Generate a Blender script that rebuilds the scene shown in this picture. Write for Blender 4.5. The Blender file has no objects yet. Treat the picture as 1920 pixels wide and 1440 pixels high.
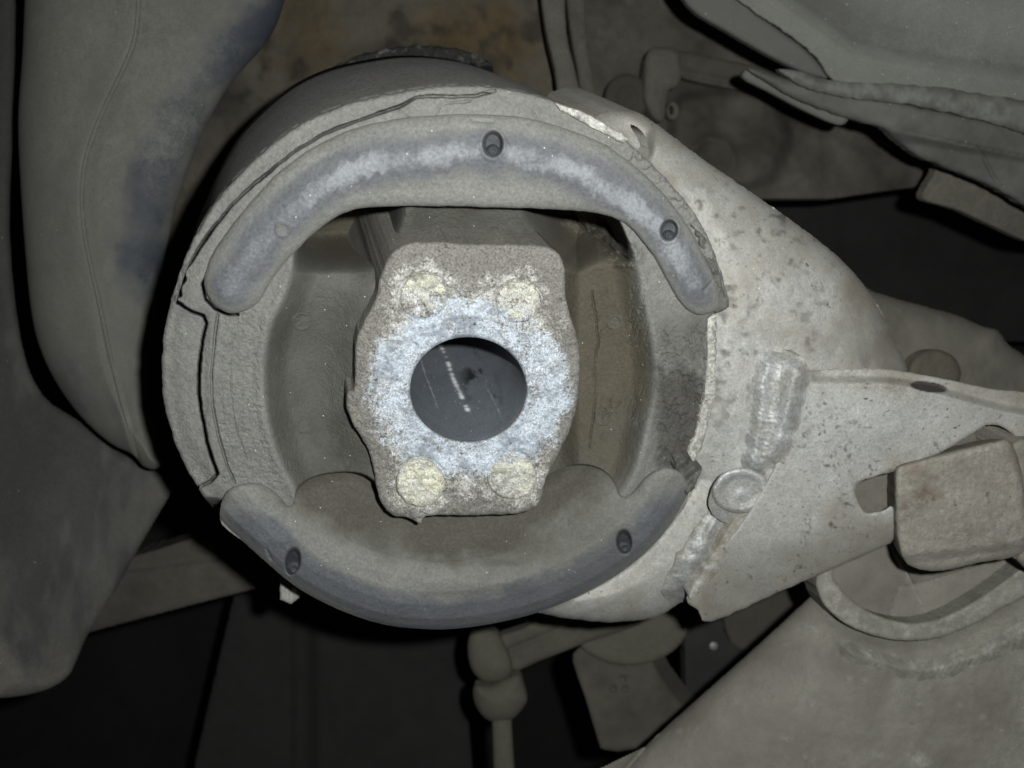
import bpy, math
import numpy as np
from mathutils import Vector

scene = bpy.context.scene
F = 1450.0            # focal length of the view, in photograph pixels
EYE = np.array([0.0, 0.0, 2.0])      # where the camera stands

# ------------------------------------------------------------------ camera, world, light
cam_d = bpy.data.cameras.new('camera')
cam = bpy.data.objects.new('camera', cam_d)
scene.collection.objects.link(cam)
cam.location = EYE
cam.rotation_euler = (math.radians(90), 0, 0)
cam_d.sensor_width = 36.0
cam_d.lens = 36.0 * F / 1920.0
cam_d.clip_start = 0.01
cam_d.clip_end = 200
cam_d.dof.use_dof = True
cam_d.dof.focus_distance = 1.47
cam_d.dof.aperture_fstop = 2.2
scene.camera = cam

world = bpy.data.worlds.new('World')
scene.world = world
world.use_nodes = True
bg = world.node_tree.nodes['Background']
bg.inputs['Color'].default_value = (0.85, 0.95, 1.0, 1)
bg.inputs['Strength'].default_value = 0.004

lamp_d = bpy.data.lights.new('phone_flash', 'POINT')      # the phone's own flash beside its lens
lamp_d.energy = 146.0
lamp_d.shadow_soft_size = 0.022
lamp_d.color = (0.995, 1.0, 0.995)
lamp = bpy.data.objects.new('phone_flash', lamp_d)
lamp.location = EYE + np.array([0.15, -0.03, 0.075])
scene.collection.objects.link(lamp)

scene.view_settings.view_transform = 'Standard'
scene.view_settings.look = 'None'
scene.view_settings.exposure = 0.0
scene.view_settings.gamma = 1.0

# ------------------------------------------------------------------ maths helpers
def ss(a, b, x):
    t = np.clip((x - a) / (b - a), 0, 1)
    return t * t * (3 - 2 * t)

_lat = {}
def vnoise(x, y, seed):
    if seed not in _lat:
        _lat[seed] = np.random.RandomState(seed).rand(256, 256)
    L = _lat[seed]
    xi = np.floor(x).astype(int); yi = np.floor(y).astype(int)
    fx = x - xi; fy = y - yi
    fx = fx * fx * (3 - 2 * fx); fy = fy * fy * (3 - 2 * fy)
    a = L[xi & 255, yi & 255]; b = L[(xi + 1) & 255, yi & 255]
    c = L[xi & 255, (yi + 1) & 255]; d = L[(xi + 1) & 255, (yi + 1) & 255]
    return (a + (b - a) * fx) * (1 - fy) + (c + (d - c) * fx) * fy - 0.5

def fbm(x, y, scale, octs=4, seed=1, gain=0.55):
    s = np.zeros_like(x); amp = 1.0; k = 1.0 / scale
    for o in range(octs):
        s = s + amp * vnoise(x * k * (0.96 + 0.04 * o) + 17.3 * o, y * k + 9.1 * o, seed + o)
        amp *= gain; k *= 2.03
    return s

def smooth(pts, n=6, closed=True):
    P = np.array(pts, float); N = len(P); out = []
    rng = range(N) if closed else range(N - 1)
    for i in rng:
        if closed:
            p0, p1, p2, p3 = P[(i - 1) % N], P[i], P[(i + 1) % N], P[(i + 2) % N]
        else:
            p0, p1, p2, p3 = P[max(i - 1, 0)], P[i], P[i + 1], P[min(i + 2, N - 1)]
        for k in range(n):
            t = k / n
            out.append(0.5 * ((2 * p1) + (-p0 + p2) * t + (2 * p0 - 5 * p1 + 4 * p2 - p3) * t * t + (-p0 + 3 * p1 - 3 * p2 + p3) * t ** 3))
    if not closed: out.append(P[-1])
    return np.array(out)

def rough(pts, amp, scale=14, seed=3, closed=True, step=4):
    """break a clean outline up into a worn one"""
    P = np.array(pts, float); out = []
    N = len(P)
    for i in range(N if closed else N - 1):
        a = P[i]; b = P[(i + 1) % N]
        k = max(1, int(np.hypot(*(b - a)) / step))
        for j in range(k): out.append(a + (b - a) * j / k)
    if not closed: out.append(P[-1])
    Q = np.array(out)
    Q[:, 0] += amp * 2 * fbm(Q[:, 0], Q[:, 1], scale, 3, seed)
    Q[:, 1] += amp * 2 * fbm(Q[:, 0] + 300, Q[:, 1] + 77, scale, 3, seed + 11)
    return Q

def ell(cx, cy, rx, ry, n=40, rot=0.0):
    a = np.linspace(0, 2 * np.pi, n, endpoint=False); c, s = math.cos(rot), math.sin(rot)
    x, y = rx * np.cos(a), ry * np.sin(a)
    return np.c_[cx + c * x - s * y, cy + s * x + c * y]

def seg_d(P, X, Y, closed):
    best = np.full(X.shape, 1e9)
    N = len(P)
    for i in range(N if closed else N - 1):
        ax, ay = P[i]; bx, by = P[(i + 1) % N]
        dx, dy = bx - ax, by - ay; L = dx * dx + dy * dy + 1e-12
        t = np.clip(((X - ax) * dx + (Y - ay) * dy) / L, 0, 1)
        d = (X - ax - t * dx) ** 2 + (Y - ay - t * dy) ** 2
        np.minimum(best, d, out=best)
    return np.sqrt(best)

def inside(P, X, Y):
    r = np.zeros(X.shape, bool); N = len(P)
    for i in range(N):
        x1, y1 = P[i]; x2, y2 = P[(i + 1) % N]
        if y1 == y2: continue
        c = ((y1 > Y) != (y2 > Y)) & (X < (x2 - x1) * (Y - y1) / (y2 - y1) + x1)
        r ^= c
    return r

def sdf(P, X, Y):
    d = seg_d(P, X, Y, True)
    return np.where(inside(P, X, Y), -d, d)

def dline(pts, X, Y, wob=0, seed=5, near=60):
    """distance to an open line, exact near it"""
    P = np.array(pts, float)
    if wob: P = rough(P, wob, 12, seed, False)
    out = np.full(X.shape, 1e3)
    x0, x1, y0, y1 = P[:, 0].min() - near, P[:, 0].max() + near, P[:, 1].min() - near, P[:, 1].max() + near
    m = (X > x0) & (X < x1) & (Y > y0) & (Y < y1)
    if m.any(): out[m] = seg_d(P, X[m], Y[m], False)
    return out

def groove(pts, X, Y, w=2.0, depth=30, wob=2.0, seed=5, mod=1.0):
    d = dline(pts, X, Y, wob * 0.35, seed, 20)
    k = 0.9 + mod * 0.9 * fbm(X, Y, 34, 2, seed + 3)          # cracks open and close along their run
    return -depth * np.clip(k, .3, 1.3) * np.clip(1.0 - d / (1.15 * w * np.clip(k + .3, .6, 1.4)), 0, 1)

# ------------------------------------------------------------------ planes through the place
def ray(px, py):
    px = np.asarray(px, float); py = np.asarray(py, float)
    return np.stack([(px - 960) / F, (720 - py) / F, -np.ones_like(px)], -1)

class Plane:
    def __init__(s, ref, d, n):
        s.n = np.array(n, float); s.n /= np.linalg.norm(s.n)
        s.k = float(s.n @ (ray(*ref) * d))
    def at(s, px, py, h=0.0):
        r = ray(px, py)
        t = (s.k + h) / (r @ s.n)
        return r * t[..., None]

def to_world(P):
    return np.stack([P[..., 0], -P[..., 2], P[..., 1]], -1) + EYE

FACE = Plane((815, 670), 1.45, (0.14, -0.40, 1.0))
AXIS = np.array([-0.30, 0.55, -1.0]); AXIS /= np.linalg.norm(AXIS)

# ------------------------------------------------------------------ objects
def link(name, me, parent=None):
    o = bpy.data.objects.new(name, me)
    scene.collection.objects.link(o)
    if parent is not None: o.parent = parent
    return o

def tag(o, label=None, cat=None, group=None, kind=None):
    if label: o['label'] = label
    if cat: o['category'] = cat
    if group: o['group'] = group
    if kind: o['kind'] = kind
    return o

def thing(name, at3, label, cat, group=None):
    o = link(name, None)
    o.location = Vector(to_world(np.array(at3, float)))
    return tag(o, label, cat, group)

def make_mesh(name, V, quads, mats, parent=None, attrs=None, midx=None, smoothed=True):
    me = bpy.data.meshes.new(name)
    W = to_world(V)
    off = np.zeros(3) if parent is None else np.array(root_loc(parent))
    W = W - off
    n = len(quads); k = quads.shape[1]
    me.vertices.add(len(W)); me.vertices.foreach_set('co', W.astype(np.float32).ravel())
    me.loops.add(n * k); me.loops.foreach_set('vertex_index', quads.astype(np.int32).ravel())
    me.polygons.add(n)
    me.polygons.foreach_set('loop_start', np.arange(0, n * k, k, dtype=np.int32))
    me.polygons.foreach_set('loop_total', np.full(n, k, np.int32))
    me.polygons.foreach_set('use_smooth', np.full(n, smoothed, bool))
    for m in mats: me.materials.append(m)
    if midx is not None: me.polygons.foreach_set('material_index', midx.astype(np.int32))
    me.update(calc_edges=True)
    if attrs:
        for a, v in attrs.items():
            at = me.attributes.new(a, 'FLOAT', 'POINT')
            at.data.foreach_set('value', v.astype(np.float32))
    return link(name, me, parent)

def root_loc(o):
    l = Vector((0, 0, 0))
    while o is not None:
        l = l + o.location; o = o.parent
    return l

def relief(name, outline, plane, cell, hf, mat, parent=None, holes=(), depth=60, back=None, side=None, attrs=None):
    """A worn solid seen from its front: the outline gets real relief (hf, thousandths of a unit
    above the plane) and walls that run `depth` back along `back`."""
    P = np.array(outline, float)
    x0, y0 = P.min(0) - cell; x1, y1 = P.max(0) + cell
    xs = np.arange(x0, x1 + cell, cell); ys = np.arange(y0, y1 + cell, cell)
    X, Y = np.meshgrid(xs, ys)
    def sd(X, Y):
        s = sdf(P, X, Y)
        for h in holes: s = np.maximum(s, -sdf(np.array(h, float), X, Y))
        return s
    S = sd(X, Y)
    gy, gx = np.gradient(S, cell)
    g = np.maximum(gx * gx + gy * gy, 0.25)
    out = S > 0
    X2 = np.where(out, X - gx * S / g, X); Y2 = np.where(out, Y - gy * S / g, Y)
    H, Wd = X.shape
    near = S < cell * 0.85
    q = near[:-1, :-1] & near[1:, :-1] & near[:-1, 1:] & near[1:, 1:]
    mn = np.minimum(np.minimum(S[:-1, :-1], S[1:, :-1]), np.minimum(S[:-1, 1:], S[1:, 1:]))
    q &= mn < -0.05 * cell
    jj, ii = np.nonzero(q)
    idx = np.arange(H * Wd).reshape(H, Wd)
    quads = np.stack([idx[jj, ii], idx[jj + 1, ii], idx[jj + 1, ii + 1], idx[jj, ii + 1]], 1)
    used = np.zeros(H * Wd, bool); used[quads.ravel()] = True
    remap = np.cumsum(used) - 1
    quads = remap[quads]
    xv = X2.ravel()[used]; yv = Y2.ravel()[used]; sv = np.minimum(S.ravel()[used], 0)
    h = hf(xv, yv, -sv)
    V = plane.at(xv, yv, h * 0.001)
    A = {}
    if attrs:
        for k, f in attrs.items(): A[k] = np.clip(f(xv, yv, -sv), 0, 1)
    midx = np.zeros(len(quads))
    if depth:
        e = np.concatenate([quads[:, [0, 1]], quads[:, [1, 2]], quads[:, [2, 3]], quads[:, [3, 0]]])
        key = np.sort(e, 1); key = key[:, 0].astype(np.int64) * (len(V) + 1) + key[:, 1]
        u, inv, cnt = np.unique(key, return_inverse=True, return_counts=True)
        b = e[cnt[inv] == 1]
        bv = np.unique(b); m2 = np.full(len(V), -1); m2[bv] = np.arange(len(bv))
        if isinstance(back, str): bd = V[bv] / np.linalg.norm(V[bv], axis=1)[:, None]
        else: bd = (-plane.n if back is None else np.array(back, float))[None]
        n0 = len(V)
        rings = 3
        parts = [V]
        for r_ in range(rings + 1):
            parts.append(V[bv] + bd * depth * 0.001 * (r_ / rings))
        V = np.concatenate(parts)
        qs = [quads]
        for r_ in range(rings):
            o0 = n0 + r_ * len(bv); o1 = o0 + len(bv)
            qs.append(np.stack([m2[b[:, 1]] + o0, m2[b[:, 0]] + o0, m2[b[:, 0]] + o1, m2[b[:, 1]] + o1], 1))
        midx = np.concatenate([np.zeros(len(quads)), np.full(len(b) * rings, 1 if side else 0)])
        quads = np.concatenate(qs)
        for k in A: A[k] = np.concatenate([A[k]] + [A[k][bv]] * (rings + 1))
    return make_mesh(name, V, quads, [mat] + ([side] if side else []), parent, A, midx)

def loft(name, loops, mat, parent=None, cap=False, attrs=None):
    n = len(loops[0]); V = np.concatenate(loops); qs = []
    i = np.arange(n); j = (i + 1) % n
    for k in range(len(loops) - 1):
        qs.append(np.stack([i + k * n, j + k * n, j + (k + 1) * n, i + (k + 1) * n], 1))
    if cap:
        c = loops[-1].mean(0); V = np.concatenate([V, c[None]])
        b = (len(loops) - 1) * n
        qs.append(np.stack([i + b, j + b, np.full(n, len(V) - 1), np.full(n, len(V) - 1)], 1))
    Q = np.concatenate(qs)
    A = None
    if attrs: A = {k: np.concatenate([v, [0]] if cap else [v]) for k, v in attrs.items()}
    if cap:
        me = bpy.data.meshes.new(name)
        W = to_world(V) - (np.zeros(3) if parent is None else np.array(root_loc(parent)))
        me.from_pydata(W.tolist(), [], [tuple(dict.fromkeys(q)) for q in Q.tolist()])
        me.polygons.foreach_set('use_smooth', np.ones(len(me.polygons), bool))
        me.materials.append(mat)
        return link(name, me, parent)
    return make_mesh(name, V, Q, [mat], parent, A)

# height profiles --------------------------------------------------
def edge(d, r, k=None):
    """rounded edge: 0 on top, -k at the outline"""
    k = r if k is None else k
    t = np.clip(d / r, 0, 1)
    return -k * (1 - np.sqrt(np.maximum(0, 1 - (1 - t) ** 2)))

def bump2(X, Y, cx, cy, rx, ry=None, rot=0.0):
    ry = rx if ry is None else ry
    c, s = math.cos(rot), math.sin(rot)
    u = (c * (X - cx) + s * (Y - cy)) / rx; v = (-s * (X - cx) + c * (Y - cy)) / ry
    return np.exp(-(u * u + v * v))

def rr(X, Y, cx, cy, rx, ry=None, rot=0.0):
    ry = rx if ry is None else ry
    c, s = math.cos(rot), math.sin(rot)
    u = (c * (X - cx) + s * (Y - cy)) / rx; v = (-s * (X - cx) + c * (Y - cy)) / ry
    return np.sqrt(u * u + v * v)

# ------------------------------------------------------------------ materials
def mat(name, A, B=None, C=None, D=None, var=0.35, grain=0.25, gscale=170, blotch=14, specks=0.0, pits=0.0,
        bump=0.5, bumpd=0.0025, coarse=0.3, edgek=0.6, seed=0.0, fibre=0.0):
    """A..D = (rgb, roughness, metallic); B, C, D lie where the wear and painted-light maps m1, m2, m3 say"""
    m = bpy.data.materials.new(name); m.use_nodes = True
    nt = m.node_tree; N = nt.nodes; L = nt.links
    bs = N['Principled BSDF']
    tc = N.new('ShaderNodeTexCoord')
    mp = N.new('ShaderNodeMapping'); mp.inputs['Location'].default_value = (seed, seed * 1.7, seed * 0.6)
    L.new(tc.outputs['Object'], mp.inputs['Vector'])
    def noise(scale, det=6, rough=0.6, dist=0.0):
        n = N.new('ShaderNodeTexNoise'); n.inputs['Scale'].default_value = scale
        n.inputs['Detail'].default_value = det; n.inputs['Roughness'].default_value = rough
        n.inputs['Distortion'].default_value = dist
        L.new(mp.outputs['Vector'], n.inputs['Vector']); return n.outputs['Fac']
    def math_(op, a, b=None, clamp=False, c=None):
        n = N.new('ShaderNodeMath'); n.operation = op; n.use_clamp = clamp
        for i, v in enumerate((a, b, c)):
            if v is None: continue
            if hasattr(v, 'is_linked') or hasattr(v, 'links'): L.new(v, n.inputs[i])
            else: n.inputs[i].default_value = v
        return n.outputs[0]
    def mixc(f, a, b, mode='MIX'):
        n = N.new('ShaderNodeMix'); n.data_type = 'RGBA'; n.blend_type = mode; n.clamp_result = False
        for s, v in ((n.inputs[0], f), (n.inputs[6], a), (n.inputs[7], b)):
            if hasattr(v, 'links'): L.new(v, s)
            else: s.default_value = v if not isinstance(v, tuple) else (*v[:3], 1)
        return n.outputs[2]
    def mixf(f, a, b):
        n = N.new('ShaderNodeMix'); n.data_type = 'FLOAT'
        for s, v in ((n.inputs[0], f), (n.inputs[2], a), (n.inputs[3], b)):
            if hasattr(v, 'links'): L.new(v, s)
            else: s.default_value = v
        return n.outputs[0]
    n_big = noise(blotch, 5, 0.65, 0.4)
    n_mid = noise(blotch * 5, 6, 0.7, 0.2)
    n_fine = noise(gscale, 5, 0.75)
    col, ro, me = A[0], A[1], A[2]
    for i, q in enumerate((B, C, D)):
        if q is None: continue
        at = N.new('ShaderNodeAttribute'); at.attribute_name = 'm%d' % (i + 1)
        w = math_('ADD', math_('MULTIPLY', math_('SUBTRACT', n_mid, 0.5), edgek * 1.6), math_('MULTIPLY', math_('SUBTRACT', n_fine, 0.5), edgek * 1.2))
        # the noise only frays the boundary: none where the map is 0 or 1
        k = math_('MULTIPLY', math_('MULTIPLY', at.outputs['Fac'], math_('SUBTRACT', 1.0, at.outputs['Fac'])), 4.0)
        f = math_('MULTIPLY_ADD', w, k, True, c=at.outputs['Fac'])
        f.node.use_clamp = True
        col = mixc(f, col, q[0]); ro = mixf(f, ro, q[1]); me = mixf(f, me, q[2])
    # tonal variety
    v = math_('ADD', math_('MULTIPLY_ADD', math_('SUBTRACT', n_big, 0.5), var * 2.2, False, c=1.0), math_('MULTIPLY', math_('SUBTRACT', n_mid, 0.5), var * 1.6))
    v = math_('ADD', v, math_('MULTIPLY', math_('SUBTRACT', n_fine, 0.5), grain * 4.2))
    v = math_('MAXIMUM', v, 0.25)
    cv = N.new('ShaderNodeCombineColor')
    for i in range(3): L.new(v, cv.inputs[i])
    col = mixc(1.0, col, cv.outputs[0], 'MULTIPLY')
    if pits:
        p = noise(gscale * 0.42, 3, 0.5, 0.3)
        pf = math_('MULTIPLY', math_('SUBTRACT', p, 0.63), 12.0, True)
        pf = math_('MULTIPLY', pf, math_('MULTIPLY', math_('SUBTRACT', n_big, 0.42), 5.0, True))
        col = mixc(math_('MULTIPLY', pf, pits), col, (0.04, 0.04, 0.042))
    if specks:
        vo = N.new('ShaderNodeTexVoronoi'); vo.inputs['Scale'].default_value = 75
        L.new(mp.outputs['Vector'], vo.inputs['Vector'])
        sf = math_('LESS_THAN', vo.outputs['Distance'], 0.085)
        rnd = N.new('ShaderNodeSeparateColor'); L.new(vo.outputs['Color'], rnd.inputs[0])
        sf = math_('MULTIPLY', sf, math_('LESS_THAN', rnd.outputs[0], specks))
        col = mixc(math_('MULTIPLY', sf, 0.8), col, (0.75, 0.75, 0.7))
    for s, v_ in (('Base Color', col), ('Roughness', ro), ('Metallic', me)):
        if hasattr(v_, 'links'): L.new(v_, bs.inputs[s])
        else: bs.inputs[s].default_value = (*v_, 1) if isinstance(v_, tuple) else v_
    hgt = math_('ADD', math_('MULTIPLY', n_fine, bump), math_('MULTIPLY', n_mid, coarse * 3))
    if fibre:
        vf = N.new('ShaderNodeTexVoronoi'); vf.feature = 'DISTANCE_TO_EDGE'; vf.inputs['Scale'].default_value = 95
        nv = N.new('ShaderNodeTexNoise'); nv.inputs['Scale'].default_value = 60; L.new(mp.outputs['Vector'], nv.inputs['Vector'])
        av = N.new('ShaderNodeVectorMath'); av.operation = 'MULTIPLY_ADD'
        L.new(nv.outputs['Color'], av.inputs[0]); av.inputs[1].default_value = (0.03, 0.03, 0.03); L.new(mp.outputs['Vector'], av.inputs[2])
        L.new(av.outputs[0], vf.inputs['Vector'])
        gate = math_('MULTIPLY', math_('SUBTRACT', n_big, 0.40), 6.0, True)
        hgt = math_('ADD', hgt, math_('MULTIPLY', math_('MULTIPLY', math_('MULTIPLY', vf.outputs['Distance'], 4.0, True), fibre), gate))
    bp = N.new('ShaderNodeBump'); bp.inputs['Strength'].default_value = 1.0
    bp.inputs['Distance'].default_value = bumpd
    L.new(hgt, bp.inputs['Height']); L.new(bp.outputs['Normal'], bs.inputs['Normal'])
    bs.inputs['Specular IOR Level'].default_value = 0.35
    bs.inputs['Diffuse Roughness'].default_value = 0.14
    return m

DUST = (0.186, 0.189, 0.172)
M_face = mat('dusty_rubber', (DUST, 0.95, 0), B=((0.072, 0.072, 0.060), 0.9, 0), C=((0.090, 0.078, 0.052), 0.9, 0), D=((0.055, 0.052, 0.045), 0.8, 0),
             var=0.28, grain=0.30, specks=0.10, bump=0.9, coarse=0.3, bumpd=0.0028, fibre=-0.3)
M_pad = mat('worn_rubber_pad', (DUST, 0.92, 0), B=((0.112, 0.119, 0.125), 0.7, 0), C=((0.215, 0.229, 0.240), 0.46, 0), D=((0.03, 0.034, 0.037), 0.55, 0),
            var=0.16, grain=0.34, specks=0.1, bump=0.6, coarse=0.2, bumpd=0.002, seed=3.1)
M_sleeve = mat('sleeve_metal', ((0.195, 0.192, 0.175), 0.85, 0.0), B=((0.24, 0.24, 0.22), 0.7, 0.1), C=((0.52, 0.52, 0.47), 0.4, 0.2), var=0.3, grain=0.68, specks=0.3, pits=0.7, bump=1.0, bumpd=0.003, seed=1.3)
M_cast = mat('corroded_core_metal', ((0.225, 0.218, 0.195), 0.75, 0.0), B=((0.56, 0.56, 0.52), 0.7, 0.0), C=((0.62, 0.69, 0.75), 0.40, 0.15), D=((0.26, 0.30, 0.345), 0.45, 0.15),
             var=0.34, grain=0.75, gscale=260, blotch=22, bump=1.2, coarse=0.3, bumpd=0.0034, edgek=1.9, pits=0.95, seed=5.0)
M_plug = mat('crusted_plug', ((0.74, 0.74, 0.58), 0.8, 0), B=((0.20, 0.20, 0.18), 0.7, 0), C=((0.60, 0.61, 0.57), 0.7, 0),
             var=0.3, grain=0.9, gscale=300, blotch=20, bump=1.2, coarse=0.3, bumpd=0.004, edgek=1.8, pits=0.7, seed=2.0)
M_coreside = mat('core_side', ((0.150, 0.146, 0.126), 0.9, 0), B=((0.2, 0.2, 0.17), 0.9, 0), var=0.3, grain=0.51, specks=0.15, bump=0.7, bumpd=0.003, seed=7.0)
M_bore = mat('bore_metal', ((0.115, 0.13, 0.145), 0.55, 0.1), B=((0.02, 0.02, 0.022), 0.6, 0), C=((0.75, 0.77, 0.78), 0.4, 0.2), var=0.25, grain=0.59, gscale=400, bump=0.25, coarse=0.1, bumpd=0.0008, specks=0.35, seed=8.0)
M_alu = mat('cast_aluminium', ((0.37, 0.37, 0.34), 0.66, 0.05), B=((0.255, 0.236, 0.188), 0.75, 0.05), C=((0.44, 0.45, 0.43), 0.5, 0.1), D=((0.06, 0.055, 0.048), 0.7, 0.1),
            var=0.27, grain=0.32, gscale=200, blotch=9, pits=0.85, specks=0.1, bump=0.5, coarse=0.1, bumpd=0.0018, edgek=1.0, seed=9.0)
M_weld = mat('aluminium_weld', ((0.38, 0.39, 0.375), 0.40, 0.3), B=((0.30, 0.29, 0.25), 0.65, 0.1), C=((0.55, 0.57, 0.56), 0.36, 0.3), var=0.25, grain=0.42, pits=0.3, bump=0.4, coarse=0.3, bumpd=0.003, seed=4.0)
M_block = mat('stained_alloy_block', ((0.27, 0.255, 0.215), 0.68, 0.05), B=((0.17, 0.142, 0.112), 0.8, 0), C=((0.33, 0.32, 0.27), 0.55, 0.2), var=0.3, grain=0.25, pits=0.6, bump=0.5, coarse=0.4, bumpd=0.003, edgek=1.2, seed=6.0)
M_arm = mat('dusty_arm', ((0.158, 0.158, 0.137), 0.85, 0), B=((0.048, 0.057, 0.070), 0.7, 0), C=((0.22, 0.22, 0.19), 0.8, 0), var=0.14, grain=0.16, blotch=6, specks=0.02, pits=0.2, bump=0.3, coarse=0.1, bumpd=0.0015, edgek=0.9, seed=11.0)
M_shield = mat('dark_shield', ((0.105, 0.103, 0.092), 0.8, 0), B=((0.070, 0.070, 0.066), 0.75, 0), C=((0.15, 0.145, 0.12), 0.85, 0), var=0.25, grain=0.27, blotch=5, specks=0.02, bump=0.3, coarse=0.15, bumpd=0.002, edgek=0.9, seed=12.0)
M_tank = mat('dusty_tank', ((0.185, 0.19, 0.165), 0.75, 0), B=((0.10, 0.102, 0.088), 0.75, 0), C=((0.24, 0.25, 0.23), 0.6, 0), var=0.12, grain=0.14, blotch=4, specks=0.14, bump=0.25, coarse=0.1, bumpd=0.0012, seed=13.0)
M_tube = mat('big_tube_metal', ((0.235, 0.228, 0.19), 0.75, 0.0), B=((0.165, 0.157, 0.13), 0.8, 0), C=((0.34, 0.34, 0.30), 0.5, 0.1), var=0.34, grain=0.20, blotch=7, pits=0.2, bump=0.4, coarse=0.3, bumpd=0.003, edgek=1.1, seed=14.0)
M_rust = mat('rusty_floor', ((0.135, 0.125, 0.098), 0.9, 0), B=((0.130, 0.096, 0.048), 0.9, 0), C=((0.05, 0.045, 0.036), 0.9, 0), var=0.4, grain=0.34, blotch=5, bump=0.4, coarse=0.4, bumpd=0.004, edgek=1.2, seed=15.0)
M_under = mat('underbody_grey', ((0.138, 0.132, 0.110), 0.9, 0), B=((0.07, 0.066, 0.052), 0.9, 0), C=((0.17, 0.16, 0.13), 0.9, 0), var=0.4, grain=0.26, blotch=4, bump=0.4, coarse=0.5, bumpd=0.005, seed=16.0)
M_dark = mat('dark_body_steel', ((0.052, 0.052, 0.050), 0.8, 0), B=((0.02, 0.02, 0.02), 0.8, 0), var=0.3, grain=0.17, blotch=2, bump=0.3, coarse=0.3, bumpd=0.003, seed=17.0)
M_link = mat('dusty_link', ((0.135, 0.130, 0.102), 0.85, 0), B=((0.07, 0.068, 0.058), 0.85, 0), var=0.25, grain=0.20, blotch=9, bump=0.4, coarse=0.3, bumpd=0.003, seed=18.0)

# ================================================================== THE BUSHING
OUT = [(303, 700), (308, 620), (322, 560), (345, 490), (370, 435), (403, 382), (440, 337), (500, 280), (560, 236), (630, 203), (700, 183), (800, 165), (870, 161), (940, 166), (1000, 178),
       (1060, 198), (1130, 232), (1175, 264), (1215, 300), (1262, 350), (1300, 395), (1325, 440), (1342, 480), (1355, 520), (1366, 572), (1345, 585), (1330, 598),
       (1328, 650), (1325, 700), (1318, 760), (1304, 820), (1294, 858), (1316, 880), (1296, 918), (1262, 975), (1225, 1020), (1180, 1060), (1130, 1092),
       (1070, 1122), (1000, 1148), (925, 1166), (850, 1176), (790, 1176), (720, 1168), (650, 1146), (590, 1118), (545, 1090), (500, 1052), (455, 1012), (415, 968), (385, 935), (370, 912), (350, 880), (325, 820), (309, 760)]
OUTS = rough(smooth(OUT, 4), 1.3, 16, 21)
bush = thing('suspension_bushing', FACE.at(np.array(815.), np.array(670.), -.2),
             'large round cracked dusty rubber bushing with corroded white metal core and open bore', 'bushing')

CAV = smooth([(560, 440), (552, 500), (546, 520), (530, 565), (506, 615), (496, 690), (500, 770), (518, 840), (548, 905), (600, 970), (800, 1010), (1000, 1000), (1130, 960), (1168, 918),
              (1192, 870), (1212, 800), (1228, 720), (1222, 640), (1204, 560), (1194, 500), (1170, 440), (1130, 385), (1000, 350), (680, 350), (600, 390)], 3)
VOID_L = smooth([(470, 300), (740, 300), (712, 470), (640, 492), (560, 494), (500, 500)], 3)
VOID_R = smooth([(980, 330), (1060, 480), (1120, 470), (1190, 470), (1230, 420), (1180, 330)], 3)
CR_A = [(927, 170), (890, 180), (850, 181), (812, 180), (782, 182), (750, 199), (717, 210), (640, 237), (610, 250), (547, 287), (483, 340), (457, 362), (431, 389), (396, 433), (370, 471), (354, 497), (344, 509), (346, 523), (336, 538), (337, 554),
        (326, 558), (332, 567), (355, 582), (382, 592), (387, 605), (379, 640), (374, 681), (373, 739), (379, 780), (388, 830), (400, 868), (408, 888), (396, 902), (372, 914)]
CR_B = [(575, 303), (510, 360), (475, 392), (437, 445), (396, 500), (380, 532), (385, 561), (402, 579), (428, 589), (446, 590)]
CR_C = [(408, 590), (402, 640), (396, 700), (398, 760), (410, 820), (425, 870), (440, 905)]
CR_D = [(446, 600), (434, 650), (430, 720), (440, 800), (462, 862)]
CR_LOW = [(416, 940), (412, 965), (425, 1000), (452, 1026)]
CR_RING = [(1040, 222), (1120, 262), (1180, 305), (1250, 378), (1290, 430), (1330, 500)]

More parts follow.
